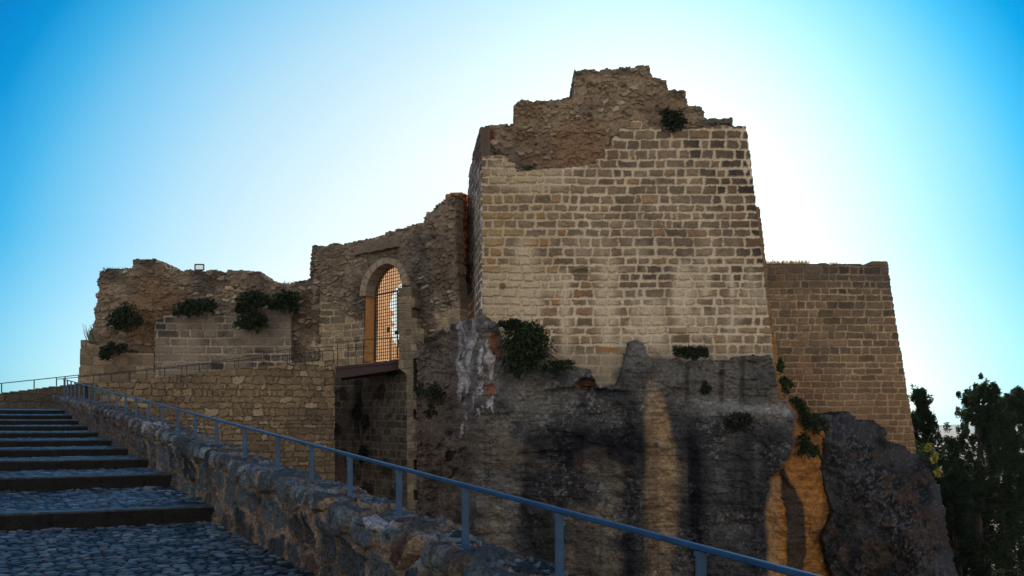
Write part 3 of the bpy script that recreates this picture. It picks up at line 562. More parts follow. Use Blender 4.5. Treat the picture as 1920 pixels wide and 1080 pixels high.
# ------------------------------------------------------------------ stairs
WL = lambda d: np.array([2.71 - 0.69 * d, d])          # foot of the parapet wall, in plan
SD = [9.0, 10.95, 12.5, 14.2, 16.0, 17.8, 19.6, 21.4, 23.2, 25.0]
SZ = [-1.035, -0.80, -0.665, -0.56, -0.455, -0.33, -0.20, -0.06, 0.09, 0.26]
SH = [0.185, 0.18, 0.15, 0.135, 0.135, 0.125, 0.125, 0.13, 0.13, 0.13]
stairs = thing('stone_stairs', (-7, 10, 0), kind='structure')
E = np.array([-0.92, -0.39])
def step(k):
    d0 = SD[k] if k >= 0 else 2.6; d1 = SD[k + 1] if k + 1 < len(SD) else 31.0
    z0 = SZ[k] if k >= 0 else -1.36; z1 = SZ[k + 1] - SH[k + 1] if k + 1 < len(SD) else 0.40
    res = max(0.012, 0.0019 * d0)
    b = np.arange(-0.12, 7.0 if k < 2 else 6.0, res); dv = np.arange(d0, d1 + 0.05, res * 0.82)
    if k >= 0: rz = np.linspace(-SH[k] - 0.12, -0.012, max(5, int(SH[k] / res)))
    else: rz = np.array([-0.3])
    ni = len(rz) + len(dv); D = np.r_[np.full(len(rz), d0), dv][:, None] + 0 * b[None]; Bb = b[None] + 0 * D
    Z = np.r_[z0 + rz, z0 + (z1 - z0) * (dv - d0) / (d1 - d0)][:, None] + 0 * Bb
    isr = np.r_[np.ones(len(rz)), np.zeros(len(dv))][:, None] + 0 * Bb
    X = 2.71 - 0.69 * D + E[0] * Bb; Y = D + E[1] * Bb
    a = np.hypot(0.69, 1) * D
    edge = (1 - isr) * ((D - d0) < 0.16) * (k >= 0)
    sa = a + 0.03 * (fbm(Bb * 5, a * 5, 2, 3) - 0.5); f1, f2, r, r2 = worley(Bb / 0.105 + 0.4 * fbm(Bb * 4, a * 4, 2, 5), sa / 0.07, 200 + k, 0.95)
    cob = ss(f2 - f1, 0.0, 0.42); strip = ((np.abs(Bb - 2.35) < 0.2) | (np.abs(Bb - 4.9) < 0.2)) * (1 - isr) * (1 - edge)
    sl = np.abs((a / 0.45) % 1 - 0.5); n = fbm(Bb * 9, a * 9, 4, 9, 0.6); ns = fbm(Bb * 3, (a + Z) * 12, 4, 10, 0.6)
    hz = 0.022 * np.sqrt(cob) * (0.55 + 0.7 * r) * (1 - strip) + strip * (0.012 + 0.012 * ss(sl, 0.49, 0.46)) + 0.03 * (fbm(Bb * 1.2, a * 1.2, 3, 12) - 0.5)
    hz = np.where(edge > 0, 0.012 + 0.014 * n + 0.02 * (fbm(Bb * 1.6, a * 0, 3, 15) - 0.5), hz)
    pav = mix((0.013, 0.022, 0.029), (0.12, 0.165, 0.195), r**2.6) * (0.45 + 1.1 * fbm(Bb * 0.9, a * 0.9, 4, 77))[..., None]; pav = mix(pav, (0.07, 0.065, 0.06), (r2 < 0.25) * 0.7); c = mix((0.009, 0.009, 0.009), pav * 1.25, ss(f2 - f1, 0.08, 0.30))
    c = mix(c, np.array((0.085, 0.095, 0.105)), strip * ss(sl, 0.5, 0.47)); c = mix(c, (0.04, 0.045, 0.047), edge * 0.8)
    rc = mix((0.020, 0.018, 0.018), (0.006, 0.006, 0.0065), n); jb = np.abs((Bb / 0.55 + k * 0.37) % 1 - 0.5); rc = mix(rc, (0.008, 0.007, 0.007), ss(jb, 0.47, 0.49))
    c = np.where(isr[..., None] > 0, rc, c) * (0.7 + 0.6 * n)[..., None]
    off = isr * (0.03 * (ns - 0.5) - 0.01 * ss(jb, 0.46, 0.49))
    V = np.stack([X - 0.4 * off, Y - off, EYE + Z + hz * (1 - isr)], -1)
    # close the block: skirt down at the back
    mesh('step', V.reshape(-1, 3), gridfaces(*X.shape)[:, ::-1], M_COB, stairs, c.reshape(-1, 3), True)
for k in range(-1, len(SD)): step(k)

# ------------------------------------------------------------------ parapet wall beside the stairs
ZT = lambda d: np.interp(d, [2, 3, 4.18, 5.05, 6.58, 9, 12, 15.3, 20, 27, 31], [-1.03, -0.95, -0.865, -0.765, -0.62, -0.43, -0.19, 0.07, 0.38, 0.76, 0.95])
def parapet():
    d = np.geomspace(2.2, 29.6, 1350); s = np.hypot(0.69, 1) * d
    zf = np.interp(d, [2, 6, 9, 9.01] + SD[1:] + [30], [-1.38, -1.28, -1.2, -1.1] + SZ[1:] + [0.4]) - 0.22
    zt = ZT(d); n = [80, 14, 78, 14, 40]
    off = np.r_[np.linspace(-0.02, 0.035, n[0]), 0.035 + 0.065 * (1 - np.cos(np.linspace(0, np.pi / 2, n[1]))), np.linspace(0.11, 0.47, n[2]), 0.47 + 0.07 * np.sin(np.linspace(0, np.pi / 2, n[3])), np.linspace(0.55, 0.7, n[4])]
    off = np.interp(np.arange(len(off)), np.arange(len(off)), off)
    lin = np.linspace(0, 1, n[0])[None]; zl = zf[:, None] + (zt[:, None] - 0.06 - zf[:, None]) * lin
    zr = zt[:, None] - 0.06 + np.linspace(0, -3.5, n[4])[None]
    Z = np.concatenate([zl, zt[:, None] - 0.06 + 0.06 * np.sin(np.linspace(0, np.pi / 2, n[1]))[None], zt[:, None] + np.zeros((1, n[2])), zt[:, None] - 0.06 * (1 - np.cos(np.linspace(0, np.pi / 2, n[3])))[None], zr], 1)
    O = off[None] + 0 * Z; Sg = s[:, None] + 0 * Z
    q = np.concatenate([np.zeros((len(d), 1)), np.cumsum(np.hypot(np.diff(O, axis=1), np.diff(Z, axis=1)), 1)], 1)
    q = q - q[:, n[0]:n[0] + 1]                       # 0 at the top left edge
    to, tz = np.gradient(O, axis=1), np.gradient(Z, axis=1); l = np.hypot(to, tz) + 1e-9; no, nz = -tz / l, to / l
    k = np.ones(9) / 9
    no = np.apply_along_axis(lambda r: np.convolve(np.pad(r, 4, 'edge'), k, 'valid'), 1, no); nz = np.apply_along_axis(lambda r: np.convolve(np.pad(r, 4, 'edge'), k, 'valid'), 1, nz)
    wx = Sg + 0.10 * (fbm(Sg * 4, q * 4, 4, 301, 0.6) - 0.5) * 2; wy = q + 0.08 * (fbm(Sg * 4 + 7, q * 4, 4, 303, 0.6) - 0.5) * 2
    top = ss(q, -0.12, 0.02) * ss(q, 0.62, 0.5)
    f1, f2, r, r2 = worley(wx / 0.44, (wy + 0.10) / 0.31, 310, 0.75); e = f2 - f1; lf = ss(q, -0.10, -0.24)
    n1 = fbm(Sg * 5, q * 5, 5, 321, 0.6); n2 = fbm(Sg * 20, q * 20, 4, 323, 0.7); n3 = fbm(Sg * 1.3, q * 1.3, 3, 325)
    st = np.sqrt(ss(e, 0.02, 0.17)); thr = 0.22 + 0.25 * (n3 - 0.4)
    stone = ss(e + 0.16 * (n1 - 0.5), thr - 0.09, thr - 0.04)
    lowf = ss(q, -0.15, -0.5) * ss(n3, 0.5, 0.7) * 0.7     # rendered, rough lower face
    h = (0.07 * st * (0.5 + 0.8 * r) * (1 - 0.62 * lf) * (1 - 0.5 * ss(q, 0.04, 0.14))) + 0.05 * (n1 - 0.5) + 0.042 * (n2 - 0.5) + top * 0.05 * (r2 - 0.5) - 0.02 - 0.05 * ss(n1, 0.58, 0.72) * lf
    c = mix((0.085, 0.10, 0.108), (0.022, 0.029, 0.035), r); c = mix(c, (0.06, 0.05, 0.042), lf * 0.4 * r2); c = mix(c, (0.085, 0.045, 0.032), (r2 > 0.86) * 0.8); c = c * (0.6 + 0.8 * n2)[..., None]
    mo = mix((0.23, 0.16, 0.105), (0.09, 0.063, 0.045), np.clip(ss(n1, 0.3, 0.7) + 0.5 * lowf, 0, 1)); mo = mo * (0.7 + 0.6 * n2)[..., None]
    c = mix(mo, c, np.clip(stone * (1 - 0.55 * lowf) , 0, 1)); c = mix(c, (0.085, 0.06, 0.045), ss(Sg, 12, 20) * (1 - top) * 0.5)
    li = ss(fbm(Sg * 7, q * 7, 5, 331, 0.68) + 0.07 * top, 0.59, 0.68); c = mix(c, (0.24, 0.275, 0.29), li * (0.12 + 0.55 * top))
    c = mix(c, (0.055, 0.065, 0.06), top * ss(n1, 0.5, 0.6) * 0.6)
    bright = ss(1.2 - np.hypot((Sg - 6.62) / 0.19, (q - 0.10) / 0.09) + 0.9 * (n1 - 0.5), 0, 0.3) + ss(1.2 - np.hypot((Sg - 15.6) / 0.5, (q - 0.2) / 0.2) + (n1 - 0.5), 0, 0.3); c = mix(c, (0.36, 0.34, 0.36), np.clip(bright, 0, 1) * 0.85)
    px_, py_ = 2.71 - 0.69 * d, d
    Of = O + no * h; Zf = Z + nz * h
    V = np.stack([px_[:, None] + 0.823 * Of, py_[:, None] + 0.568 * Of, EYE + Zf], -1)
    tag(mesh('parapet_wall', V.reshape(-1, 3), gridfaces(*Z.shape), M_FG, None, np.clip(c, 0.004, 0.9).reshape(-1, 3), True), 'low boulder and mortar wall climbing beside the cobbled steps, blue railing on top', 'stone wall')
parapet()

# ------------------------------------------------------------------ stair railing
def rail_pt(d, z): p = WL(d) + np.array([0.823, 0.568]) * 0.25; return np.array([p[0], p[1], EYE + z])
RZ = lambda d: -0.40 + 0.0795 * (d - 5.0)
rail = thing('stair_railing', (-3, 8, 1), 'blue steel handrail on flat posts along the foreground boulder wall', 'railing')
m = MB(); m.bar(rail_pt(1.5, RZ(1.642)), rail_pt(28.5, RZ(28.642)), 0.034, 0.026); m.build('handrail', M_RAIL, rail)
d = 1.7
pd = [2.42, 3.22, 4.01, 4.79, 5.55, 6.29, 7.02, 7.83, 8.81, 9.87, 10.85, 11.8, 12.8, 13.9, 15.0, 16.1, 17.2, 18.3, 19.4, 20.5, 21.6, 22.7, 23.8, 24.9, 26.0, 27.1, 28.2]
for d in pd:
    m = MB(); d -= 0.142; a = rail_pt(d, ZT(d) - 0.08); b = rail_pt(d, RZ(d + 0.142) - 0.012); m.bar(a, b, 0.046, 0.012, up=(-0.1, 1, 0)); f_ = rail_pt(d, ZT(d) + 0.012); m.bar(f_ - (0, 0, 0.012), f_ + (0, 0, 0.012), 0.085, 0.07, up=(-0.1, 1, 0)); m.bar(b - (0, 0, 0.022), b, 0.058, 0.022, up=(-0.1, 1, 0)); m.build('post', M_RAIL, rail)

# ------------------------------------------------------------------ far railings
def railing(name, label, pts, posts, mat, h=0.03, pw=0.03, parent=None, extra=None, group=None):
    """pts: top rail as (col,row,dist); posts: (col, row of foot)"""
    t = thing(name, P(*pts[0]) - (0, 0, 1), label, 'railing', group) if parent is None else parent
    W = [P(*p) for p in pts]; m = MB()
    for a, b in zip(W[:-1], W[1:]): m.bar(a, b, h, h)
    m.build('handrail', mat, t)
    cs = [p[0] for p in pts]; rs = [p[1] for p in pts]; ds = [p[2] for p in pts]
    for c, foot in posts:
        r, dd = np.interp(c, cs, rs), np.interp(c, cs, ds); m = MB(); m.bar(P(c, foot, dd), P(c, r, dd), pw, pw * 0.6, up=(0, 1, 0)); m.build('post', mat, t)
    return t
ramp_top = lambda c: np.interp(c, [100, 140, 294, 407, 525, 600, 629], [727, 722, 708, 695, 684, 677, 674])
railing('ramp_railing', 'thin dark railing along the outer edge of the ramp above the tan wall', [(108, 711, 30.2), (318, 690, 31.0), (519, 668, 32.0), (626, 656, 32.55)], [(c, ramp_top(c) + 4) for c in range(176, 626, 33)] + [(625, 678)], M_IRON, 0.028, 0.03)
railing('inner_railing', 'thin dark railing on the castle side of the ramp, behind the outer one', [(150, 705, 34.0), (400, 679, 34.3), (534, 656, 34.6), (626, 649, 34.8)], [(c, np.interp(c, [150, 626], [724, 682])) for c in (188, 244, 300, 350, 398, 447, 494, 543, 590)], M_IRON, 0.024, 0.026)
railing('landing_railing', 'thin railing on the low wall at the head of the steps, against the sky', [(-160, 735, 28.9), (0, 719, 29.0), (105, 708, 29.3), (148, 703, 29.6)], [(-130, 752), (-65, 745), (3, 737), (64, 730), (106, 724), (122, 723)], M_RAIL, 0.032, 0.04)

# ------------------------------------------------------------------ footbridge
fb = thing('footbridge', P(690, 690, 33.0) - (0, 0, 0.5), 'short dark red steel footbridge between the ramp and the arched gate', 'footbridge')
bl0, br0 = P(629, 687, 32.45), P(753, 676, 33.0)
back = np.array([-0.15, 1.9, 0.0])
def beam(name, a, b, t0, t1, wd, mat):
    a, b = np.array(a), np.array(b); v = []
    for p, t in ((a, t0), (b, t1)):
        for z in (0, -t):
            for k in (0, 1): v.append(p + (0, 0, z) + back / np.linalg.norm(back) * wd * k)
    f = [(0, 2, 6, 4), (1, 5, 7, 3), (0, 4, 5, 1), (2, 3, 7, 6), (0, 1, 3, 2), (4, 6, 7, 5)]
    m = MB(); m.add(v, f); return m.build(name, mat, fb)
beam('girder', bl0 - (0, 0, 0.12), br0 - (0, 0, 0.10), 0.40, 0.26, 0.10, M_RED)
beam('flange', bl0 - (0, 0.06, 0.50), br0 - (0, 0.06, 0.345), 0.03, 0.03, 0.24, M_RED)
beam('girder', bl0 - (0, 0, 0.12) + back * 0.9, br0 - (0, 0, 0.10) + back * 0.9, 0.40, 0.26, 0.10, M_RED)
beam('deck', bl0 - (0, 0.05, 0.0), br0 - (0, 0.05, 0.0), 0.115, 0.095, 2.4, M_RED)
def br_rail(off, label):
    m = MB(); a, b = bl0 + back * off, br0 + back * off; H = np.array([0, 0, 1.02])
    m.bar(a + H + (-0.05, 0, 0), b + H, 0.028, 0.028); m.bar(a + H * 0.72, b + H * 0.72 if off else a * 0.52 + b * 0.48 + H * 0.72, 0.02, 0.02)
    m.build('handrail', M_IRON, fb)
    for f in (0.03, 0.19, 0.31, 0.42, 0.61, 0.83, 0.98):
        p = a * (1 - f) + b * f; m = MB(); m.bar(p, p + H, 0.03, 0.02, up=(0, 1, 0)); m.build('post', M_IRON, fb)
br_rail(0.0, '')
# ------------------------------------------------------------------ iron gate
ig = thing('iron_gate', P(722, 675, 35.4), 'tall arched iron grille of crossed bars closing the castle gateway', 'gate')
def gate_xy(px, py, dep=-0.46):
    s = pl_g.pix(px, py); X, Y, nx, ny = pl_g.at(s[0]); nx, ny = -0.80, -0.60
    return np.array([X + nx * dep, Y + ny * dep, s[1]])
def gate():
    loop = np.array([gate_xy(p[0], p[1]) for p in [(684, 676)] + garc(0) + [(757, 668)]]); a, b = loop[0], loop[-1]
    t = (b - a); t[2] = 0; W = np.linalg.norm(t); t /= W; sx = (loop - a) @ t; sz = loop[:, 2]
    z0 = min(loop[0][2], loop[-1][2]) + 0.0
    def top(s): return np.interp(s, sx[1:-1], sz[1:-1])
    def left(z):   # half chord
        ss_ = np.linspace(0, W, 200); ok = top(ss_) > z; return (ss_[ok].min(), ss_[ok].max()) if ok.any() else None
    nb = int(W / 0.155)
    m = MB()
    for i in range(1, nb):
        s = W * i / nb; p = a + t * s; m.bar((p[0], p[1], z0), (p[0], p[1], top(s)), 0.034, 0.03)
    m.build('upright_bars', M_IRON, ig); m = MB(); z = z0 + 0.06
    while z < sz.max() - 0.05:
        c = left(z)
        if c: m.bar(np.r_[(a + t * c[0])[:2], z], np.r_[(a + t * c[1])[:2], z], 0.026, 0.026)
        z += 0.15
    m.build('cross_bars', M_IRON, ig)
    m = MB(); zt = z0 + 3.05; c = left(zt); m.bar(np.r_[(a + t * c[0])[:2], zt], np.r_[(a + t * c[1])[:2], zt], 0.05, 0.07)
    q = (a + t * W * 0.62)[:2]; m.bar(np.r_[q, z0], np.r_[q, zt], 0.06, 0.06); 
    for u, v in zip(loop[1:-2], loop[2:-1]): m.bar(u, v, 0.05, 0.05)
    m.bar(np.r_[(a + t * 0.03)[:2], z0], loop[1], 0.05, 0.05); m.build('gate_frame', M_IRON, ig)
    m = MB(); q2 = (a + t * W * 0.62)[:2]; m.bar(np.r_[q2 - t[:2] * 0.17, z0 + 1.18] + (0, -0.03, 0), np.r_[q2 + t[:2] * 0.17, z0 + 1.18] + (0, -0.03, 0), 0.06, 0.15); m.build('lock_box', M_IRON, ig)
    m = MB(); q3 = (a + t * W * 0.38)[:2]; m.bar(np.r_[q3 - t[:2] * 0.09, z0 + 1.36], np.r_[q3 + t[:2] * 0.09, z0 + 1.36], 0.03, 0.24); m.build('latch_plate', paint_mat('rusty_plate', (0.06, 0.035, 0.015), 0.8), ig)
gate()
# lantern hanging inside the arch
lt = thing('lantern', gate_xy(727, 518, -0.7), 'small pale lantern hanging behind the top of the iron gate', 'lantern')
p = gate_xy(727, 518, -0.7); m = MB(); m.tube([p + (0, 0, z) for z in (-0.02, 0.05, 0.28, 0.33, 0.40)], [0.05, 0.09, 0.13, 0.15, 0.03], 6); m.build('glass_body', paint_mat('pale_glass', (0.45, 0.5, 0.6), 0.2), lt)
m = MB(); m.tube([p + (0, 0, 0.40), p + (0, 0, 0.75)], [0.012, 0.012], 5); m.build('hanger', M_IRON, lt)
# floodlight on the ruined wall
fl = thing('floodlight', P(374, 507, 36.5), 'small black floodlight standing on top of the ruined wall', 'floodlight')
c0 = P(374, 501, 36.3)
m = MB()
for a, b in (((-0.21, -0.13), (0.21, -0.13)), ((-0.21, 0.13), (0.21, 0.13)), ((-0.21, -0.13), (-0.21, 0.13)), ((0.21, -0.13), (0.21, 0.13))):
    m.bar(c0 + (a[0], 0, a[1]), c0 + (b[0], 0, b[1]), 0.05, 0.07, up=(0, 1, 0))
m.build('housing', M_IRON, fl)
gm = bpy.data.materials.new('lamp_glass'); gm.use_nodes = True; g = gm.node_tree.nodes['Principled BSDF']; g.inputs['Base Color'].default_value = (0.85, 0.8, 0.72, 1); g.inputs['Transmission Weight'].default_value = 0.85; g.inputs['Roughness'].default_value = 0.15; g.inputs['IOR'].default_value = 1.05
m = MB(); m.bar(c0 + (-0.18, 0, 0), c0 + (0.18, 0, 0), 0.012, 0.22); m.build('glass', gm, fl)
m = MB(); m.bar(c0 + (-0.12, 0, -0.13), c0 + (-0.12, 0, -0.42), 0.03, 0.03); m.build('bracket', M_IRON, fl); m = MB(); m.bar(c0 + (0.12, 0, -0.13), c0 + (0.12, 0, -0.42), 0.03, 0.03); m.build('bracket', M_IRON, fl)

# ------------------------------------------------------------------ plants
def leaves(Cn, size, rng, elong=1.6, droop=0.0, N=None):
    n = len(Cn); a = rng.normal(size=(n, 3)); a[:, 2] -= droop; a /= np.linalg.norm(a, axis=1)[:, None]
    b = rng.normal(size=(n, 3)); b -= a * (a * b).sum(1)[:, None]; b /= np.linalg.norm(b, axis=1)[:, None]
    s = (size * (0.6 + 0.8 * rng.rand(n)))[:, None]
    V = np.stack([Cn - a * s * elong * 0.5, Cn + b * s * 0.42 + a * s * 0.05, Cn + a * s * elong * 0.5, Cn - b * s * 0.42 + a * s * 0.05], 1).reshape(-1, 3)
    return V, np.arange(4 * n).reshape(n, 4)
def bush(label, lobes, d, seed, n=1400, size=0.10, col=(0.028, 0.045, 0.02), name='caper_bush', cat='bush', group='bushes growing out of the castle walls', depth=0.45, stems=True):
    """lobes: (col,row,rx,ry) in photo pixels at distance d"""
    n = int(n * 2.6); size *= 0.62; col = tuple(c * 0.8 for c in col); rng = np.random.RandomState(seed); A = sum(l[2] * l[3] for l in lobes); base = P(lobes[0][0], lobes[0][1] + lobes[0][3], d)
    t = thing(name, base, label, cat, group); pts = []; root = P(lobes[0][0], lobes[0][1], d + 0.15); m = MB()
    for (c, r, rx, ry) in lobes:
        k = int(n * rx * ry / A); k0 = max(10, k // 28); ce = P(c, r, d); R = np.array([rx, 0, ry]) / F * d; R[1] = depth * max(R[0], R[2]) + 0.1
        n_up = 1; u = rng.normal(size=(k0, 3)); u /= np.linalg.norm(u, axis=1)[:, None]; cl = u * (rng.rand(k0, 1)**0.45) * 0.85
        i = rng.randint(0, k0, k); q = cl[i] + rng.normal(size=(k, 3)) * 0.17; q[:, 1] = -np.abs(q[:, 1]) * 0.9 + 0.15
        pts.append(ce + q * R)
        for j in range(12):
            dr = np.array([rng.normal(), -0.3 - 0.3 * rng.rand(), rng.normal() * 0.6 - 0.35]); dr /= np.linalg.norm(dr); p0 = ce + dr * R * 0.7; ln = (0.35 + 0.5 * rng.rand()) * min(R[0], R[2])
            p1 = p0 + dr * ln * 0.6; p2 = p1 + np.array([dr[0] * 0.4, dr[1] * 0.2, -0.5]) * ln * 0.7; m.tube([p0, p1, p2], [0.010, 0.007, 0.004], 4)
            tq = rng.rand(22, 1); sh = np.where(tq < 0.5, p0 + (p1 - p0) * tq * 2, p1 + (p2 - p1) * (tq * 2 - 1)) + rng.normal(0, 0.035, (22, 3)); pts.append(sh)
        for j in range(0, k0, max(1, k0 // 14)):
            e = ce + np.array([cl[j][0], -abs(cl[j][1]) * 0.9, cl[j][2]]) * R * 0.95; mid = (root + e) / 2 + (0, -0.1, 0.06); m.tube([root, mid, e], [0.02, 0.013, 0.006], 5)
    pts = np.concatenate(pts); V, Fq = leaves(pts, size, rng, 1.5, 0.3); n_ = len(pts)
    cc = np.array(col) * (0.45 + 1.1 * rng.rand(n_, 1)); cc[:, 0] *= 0.8 + 0.5 * rng.rand(n_)
    mesh('foliage', V, Fq, M_LEAF, t, np.repeat(cc, 4, 0)); m.build('stems', M_BARK, t)
    return t
bush('round dark bush hanging high on the left end of the ruined wall', [(236, 596, 30, 26), (222, 604, 18, 12)], 35.7, 1, 1100, 0.12)
bush('wide flat dark bush on the ledge in the middle of the ruined wall', [(368, 574, 36, 16), (345, 584, 22, 10), (390, 572, 16, 12)], 35.7, 2, 1100, 0.12)
bush('largest dark bush on the ruined wall, draping below the ledge in two tiers', [(476, 564, 34, 20), (474, 602, 32, 19), (460, 580, 18, 12)], 35.7, 3, 1700, 0.12)
bush('square dark bush on the ruined wall nearest the arched gate', [(540, 562, 25, 20), (520, 570, 18, 10), (552, 575, 10, 10)], 35.7, 4, 1000, 0.12)
bush('small dark bush low on the left corner of the ruined wall', [(210, 656, 22, 14), (228, 650, 12, 7), (200, 664, 10, 10)], 35.5, 5, 600, 0.11)
bush('big dark green bush at the lower left of the tower front, above the rock', [(984, 640, 46, 42), (958, 608, 26, 10), (985, 668, 40, 24), (1045, 684, 34, 12), (968, 690, 12, 18)], 29.0, 6, 3400, 0.12, (0.03, 0.05, 0.02), depth=0.7)
bush('dark bush on the ruined top of the tower', [(1264, 226, 22, 20), (1252, 215, 12, 12)], 29.9, 7, 700, 0.11, (0.03, 0.038, 0.022))
bush('low dark bush on the rock ledge right of the pinnacle, at the tower foot', [(1290, 660, 28, 12), (1312, 660, 14, 10)], 29.1, 8, 700, 0.11)
bush('faint grey bush growing on the smooth dark rock below the tower', [(1385, 790, 32, 18)], 28.6, 9, 700, 0.09, (0.03, 0.036, 0.024))
bush('tiny dark bush in a hollow of the rock below the tower right corner', [(1322, 726, 9, 16)], 29.0, 10, 240, 0.08)
bush('ferny plant in the crack between tower corner and right wall, uppermost', [(1463, 686, 5, 16)], 30.3, 11, 160, 0.10, (0.05, 0.08, 0.025))
bush('ferny plant in the crack between tower and right wall, below the uppermost', [(1474, 722, 11, 14), (1468, 712, 6, 6)], 30.3, 12, 220, 0.10, (0.05, 0.08, 0.025))
bush('trailing plant above the orange rock niche', [(1505, 775, 14, 24), (1492, 755, 10, 12), (1528, 795, 22, 18)], 30.0, 13, 800, 0.10, (0.03, 0.05, 0.02))
bush('drooping plant hanging at the right edge of the orange rock niche', [(1515, 842, 20, 16), (1508, 822, 10, 14)], 29.6, 14, 500, 0.10)
bush('scrubby green plant in the rough rock below the gate pier', [(816, 738, 20, 24), (786, 728, 7, 14), (808, 770, 10, 14)], 30.9, 15, 500, 0.09, (0.028, 0.035, 0.02))
bush('dark creeper on the moat wall under the footbridge', [(674, 760, 5, 34), (686, 790, 6, 18), (680, 850, 8, 22)], 34.3, 16, 500, 0.10, (0.012, 0.016, 0.009))
for i, (x, y) in enumerate(((1172, 203, ), (1080, 214), (1028, 254))):
    pass
def tuft(label, c, r, d, wpx, n, h, seed, col=(0.45, 0.30, 0.16), group='dry grass tufts on the wall tops', lean=0.0):
    rng = np.random.RandomState(seed); b = np.stack([P(c + wpx * (q - 0.5), r, d) for q in rng.rand(n)]); b[:, 1] += rng.rand(n) * 0.7 + 0.1
    tip = b + np.stack([rng.normal(lean, 0.10, n), rng.normal(0, 0.06, n), h * (0.4 + 0.8 * rng.rand(n))], 1); wv = np.array([0.012, 0, 0]); mid = (b + tip) / 2 + rng.normal(0, 0.02, (n, 3))
    V = np.stack([b - wv, b + wv, mid + wv, mid - wv, mid - wv, mid + wv, tip + wv * 0.3, tip - wv * 0.3], 1).reshape(-1, 3); Fq = np.arange(8 * n).reshape(-1, 4)
    tag(mesh('grass_tuft', V, Fq, M_DRY, None, np.repeat(np.array(col) * (0.6 + 0.7 * rng.rand(n, 1)), 8, 0)), label, 'grass tuft', group, 'stuff')
tuft('dry orange grass along the top of the right wall, next to the tower', 1480, 494, 33.5, 80, 420, 0.20, 1)
tuft('small dry grass patch in the middle of the right wall top', 1570, 494, 33.5, 20, 60, 0.12, 2)
tuft('wispy dry grass at the far left foot of the ruined wall, against the sky', 170, 640, 36.0, 22, 90, 0.75, 3, (0.25, 0.22, 0.16), lean=-0.18)
tuft('short dark weeds on the top left corner of the ruined wall', 215, 506, 36.6, 52, 160, 0.16, 4, (0.08, 0.09, 0.06))
tuft('short weeds in the notch between ruined wall and gate wall', 545, 531, 36.6, 60, 90, 0.14, 5, (0.16, 0.14, 0.07))
tuft('small weed on the ledge where the tower facing stops', 988, 318, 29.9, 12, 40, 0.35, 6, (0.05, 0.06, 0.03))

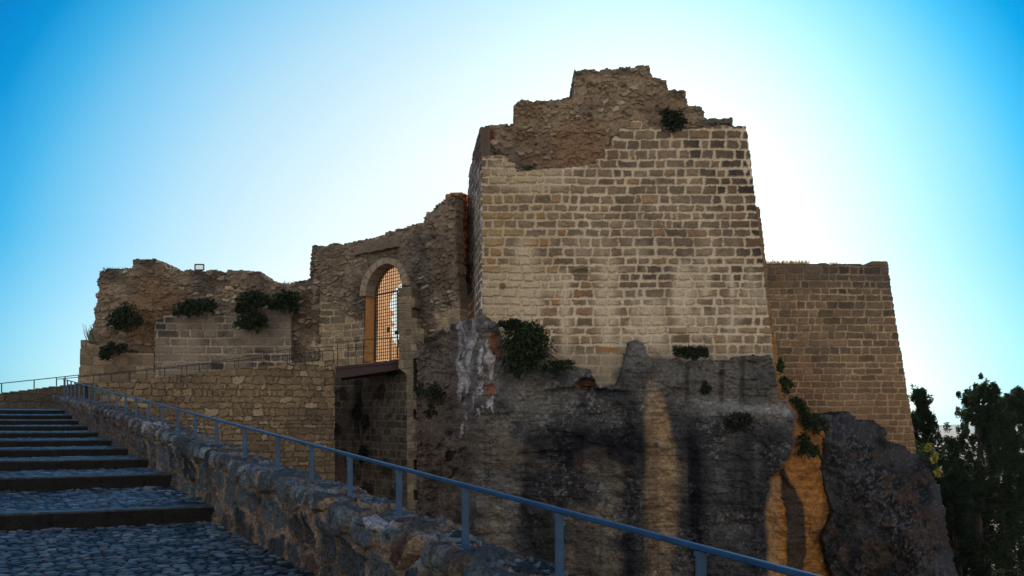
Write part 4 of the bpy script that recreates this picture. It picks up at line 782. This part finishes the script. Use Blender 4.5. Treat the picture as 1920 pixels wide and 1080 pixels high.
# ------------------------------------------------------------------ trees
def pine(label, c, top, d, wpx, basez, seed, n=9000, size=0.16, col=(0.013, 0.024, 0.009), lo=1150):
    rng = np.random.RandomState(seed); tp = P(c, top, d); base = np.array([tp[0] + 0.2, d, basez]); Rm = wpx / F * d; Hh = tp[2] - basez
    t = thing('pine_tree', base, label, 'tree', 'pine trees right of the castle'); m = MB()
    tr = [base + (tp - base) * f + np.array([0.25 * math.sin(f * 5 + seed), 0, 0]) for f in np.linspace(0, 0.97, 9)]; m.tube(tr, list(np.linspace(0.24, 0.03, 9)), 9); m.build('trunk', M_BARK, t)
    m = MB(); cl = []
    for k in range(110):
        f = 0.04 + 0.94 * rng.rand()**0.9; j = f * 8 / 0.97; p = tr[min(int(j), 7)] + (tr[min(int(j) + 1, 8)] - tr[min(int(j), 7)]) * (j - int(j)); a = rng.rand() * 6.283
        prof = math.sin(min(1, (1 - f) * 1.9 + 0.12) * 1.571) * (0.75 + 0.4 * (f < 0.7)); L = Rm * prof * (0.55 + 0.5 * rng.rand()); e = p + np.array([math.cos(a) * L, math.sin(a) * L, L * (0.15 + 0.55 * f * rng.rand())])
        mid = (p + e) / 2 + (0, 0, -0.08 * L); m.tube([p, mid, e], [0.05, 0.03, 0.01], 5)
        for q in range(9):
            g = 0.35 + 0.7 * rng.rand(); cl.append((p + (e - p) * g + rng.normal(0, 0.16 * L + 0.08, 3), (0.18 + 0.24 * rng.rand()) * (1.25 - 0.75 * f)))
    for q in range(14): cl.append((tr[-1] + rng.normal(0, 1, 3) * (0.22, 0.22, 0.4) - (0, 0, 0.4), 0.13))
    m.build('limbs', M_BARK, t); K = len(cl); ce = np.array([x[0] for x in cl]); rr = np.array([x[1] for x in cl]); i = rng.randint(0, K, n)
    u = rng.normal(size=(n, 3)); u /= np.linalg.norm(u, axis=1)[:, None]; pts = ce[i] + u * (rr[i] * rng.rand(n)**0.5)[:, None] * (0.8, 0.8, 1.5)
    V, Fq = leaves(pts, size, rng, 3.2, -0.6); cc = np.array(col) * (0.5 + rng.rand(n, 1)) * (0.7 + 0.7 * (hsh(i.astype(float), i * 0.0, 5))[:, None])
    mesh('crown', V, Fq, M_PINE, t, np.repeat(cc, 4, 0))
pine('tall dark pine filling the right edge of the view', 1838, 716, 42, 108, -9.5, 21, 80000, 0.066, (0.02, 0.037, 0.012))
pine('pine at the very right edge, just behind the tall dark one', 1893, 732, 46, 90, -9.5, 22, 52000, 0.07, (0.02, 0.037, 0.012))
pine('low dark pine filling the gap between the boulder and the tall pine', 1790, 880, 39, 56, -12, 25, 26000, 0.07)
pine('slim pine close behind the right end of the plain wall', 1722, 726, 47, 52, -9.5, 23, 20000, 0.08, (0.022, 0.036, 0.012))
bush('yellow green shrub behind the dark boulder below the pines', [(1739, 838, 5, 8), (1749, 856, 5, 12), (1757, 882, 4, 12)], 36, 24, 34, 0.10, (0.34, 0.33, 0.05), 'yellow_shrub', 'shrub', None, 0.8)

# ------------------------------------------------------------------ haze over the valley
def haze():
    b = np.array([(-6050, -6050, -110), (6050, -6050, -110), (6050, 6050, -110), (-6050, 6050, -110), (-6050, -6050, 45), (6050, -6050, 45), (6050, 6050, 45), (-6050, 6050, 45)], float)
    m = bpy.data.materials.new('haze_air'); m.use_nodes = True; t = m.node_tree; t.nodes.clear(); o = t.nodes.new('ShaderNodeOutputMaterial'); v = t.nodes.new('ShaderNodeVolumePrincipled')
    v.inputs['Color'].default_value = (0.62, 0.82, 1, 1); v.inputs['Density'].default_value = 0.00008; v.inputs['Anisotropy'].default_value = 0.3; t.links.new(v.outputs[0], o.inputs['Volume'])
    h = mesh('haze', b, np.array([(0, 3, 2, 1), (4, 5, 6, 7), (0, 1, 5, 4), (1, 2, 6, 5), (2, 3, 7, 6), (3, 0, 4, 7)]), m); h['kind'] = 'stuff'
haze()
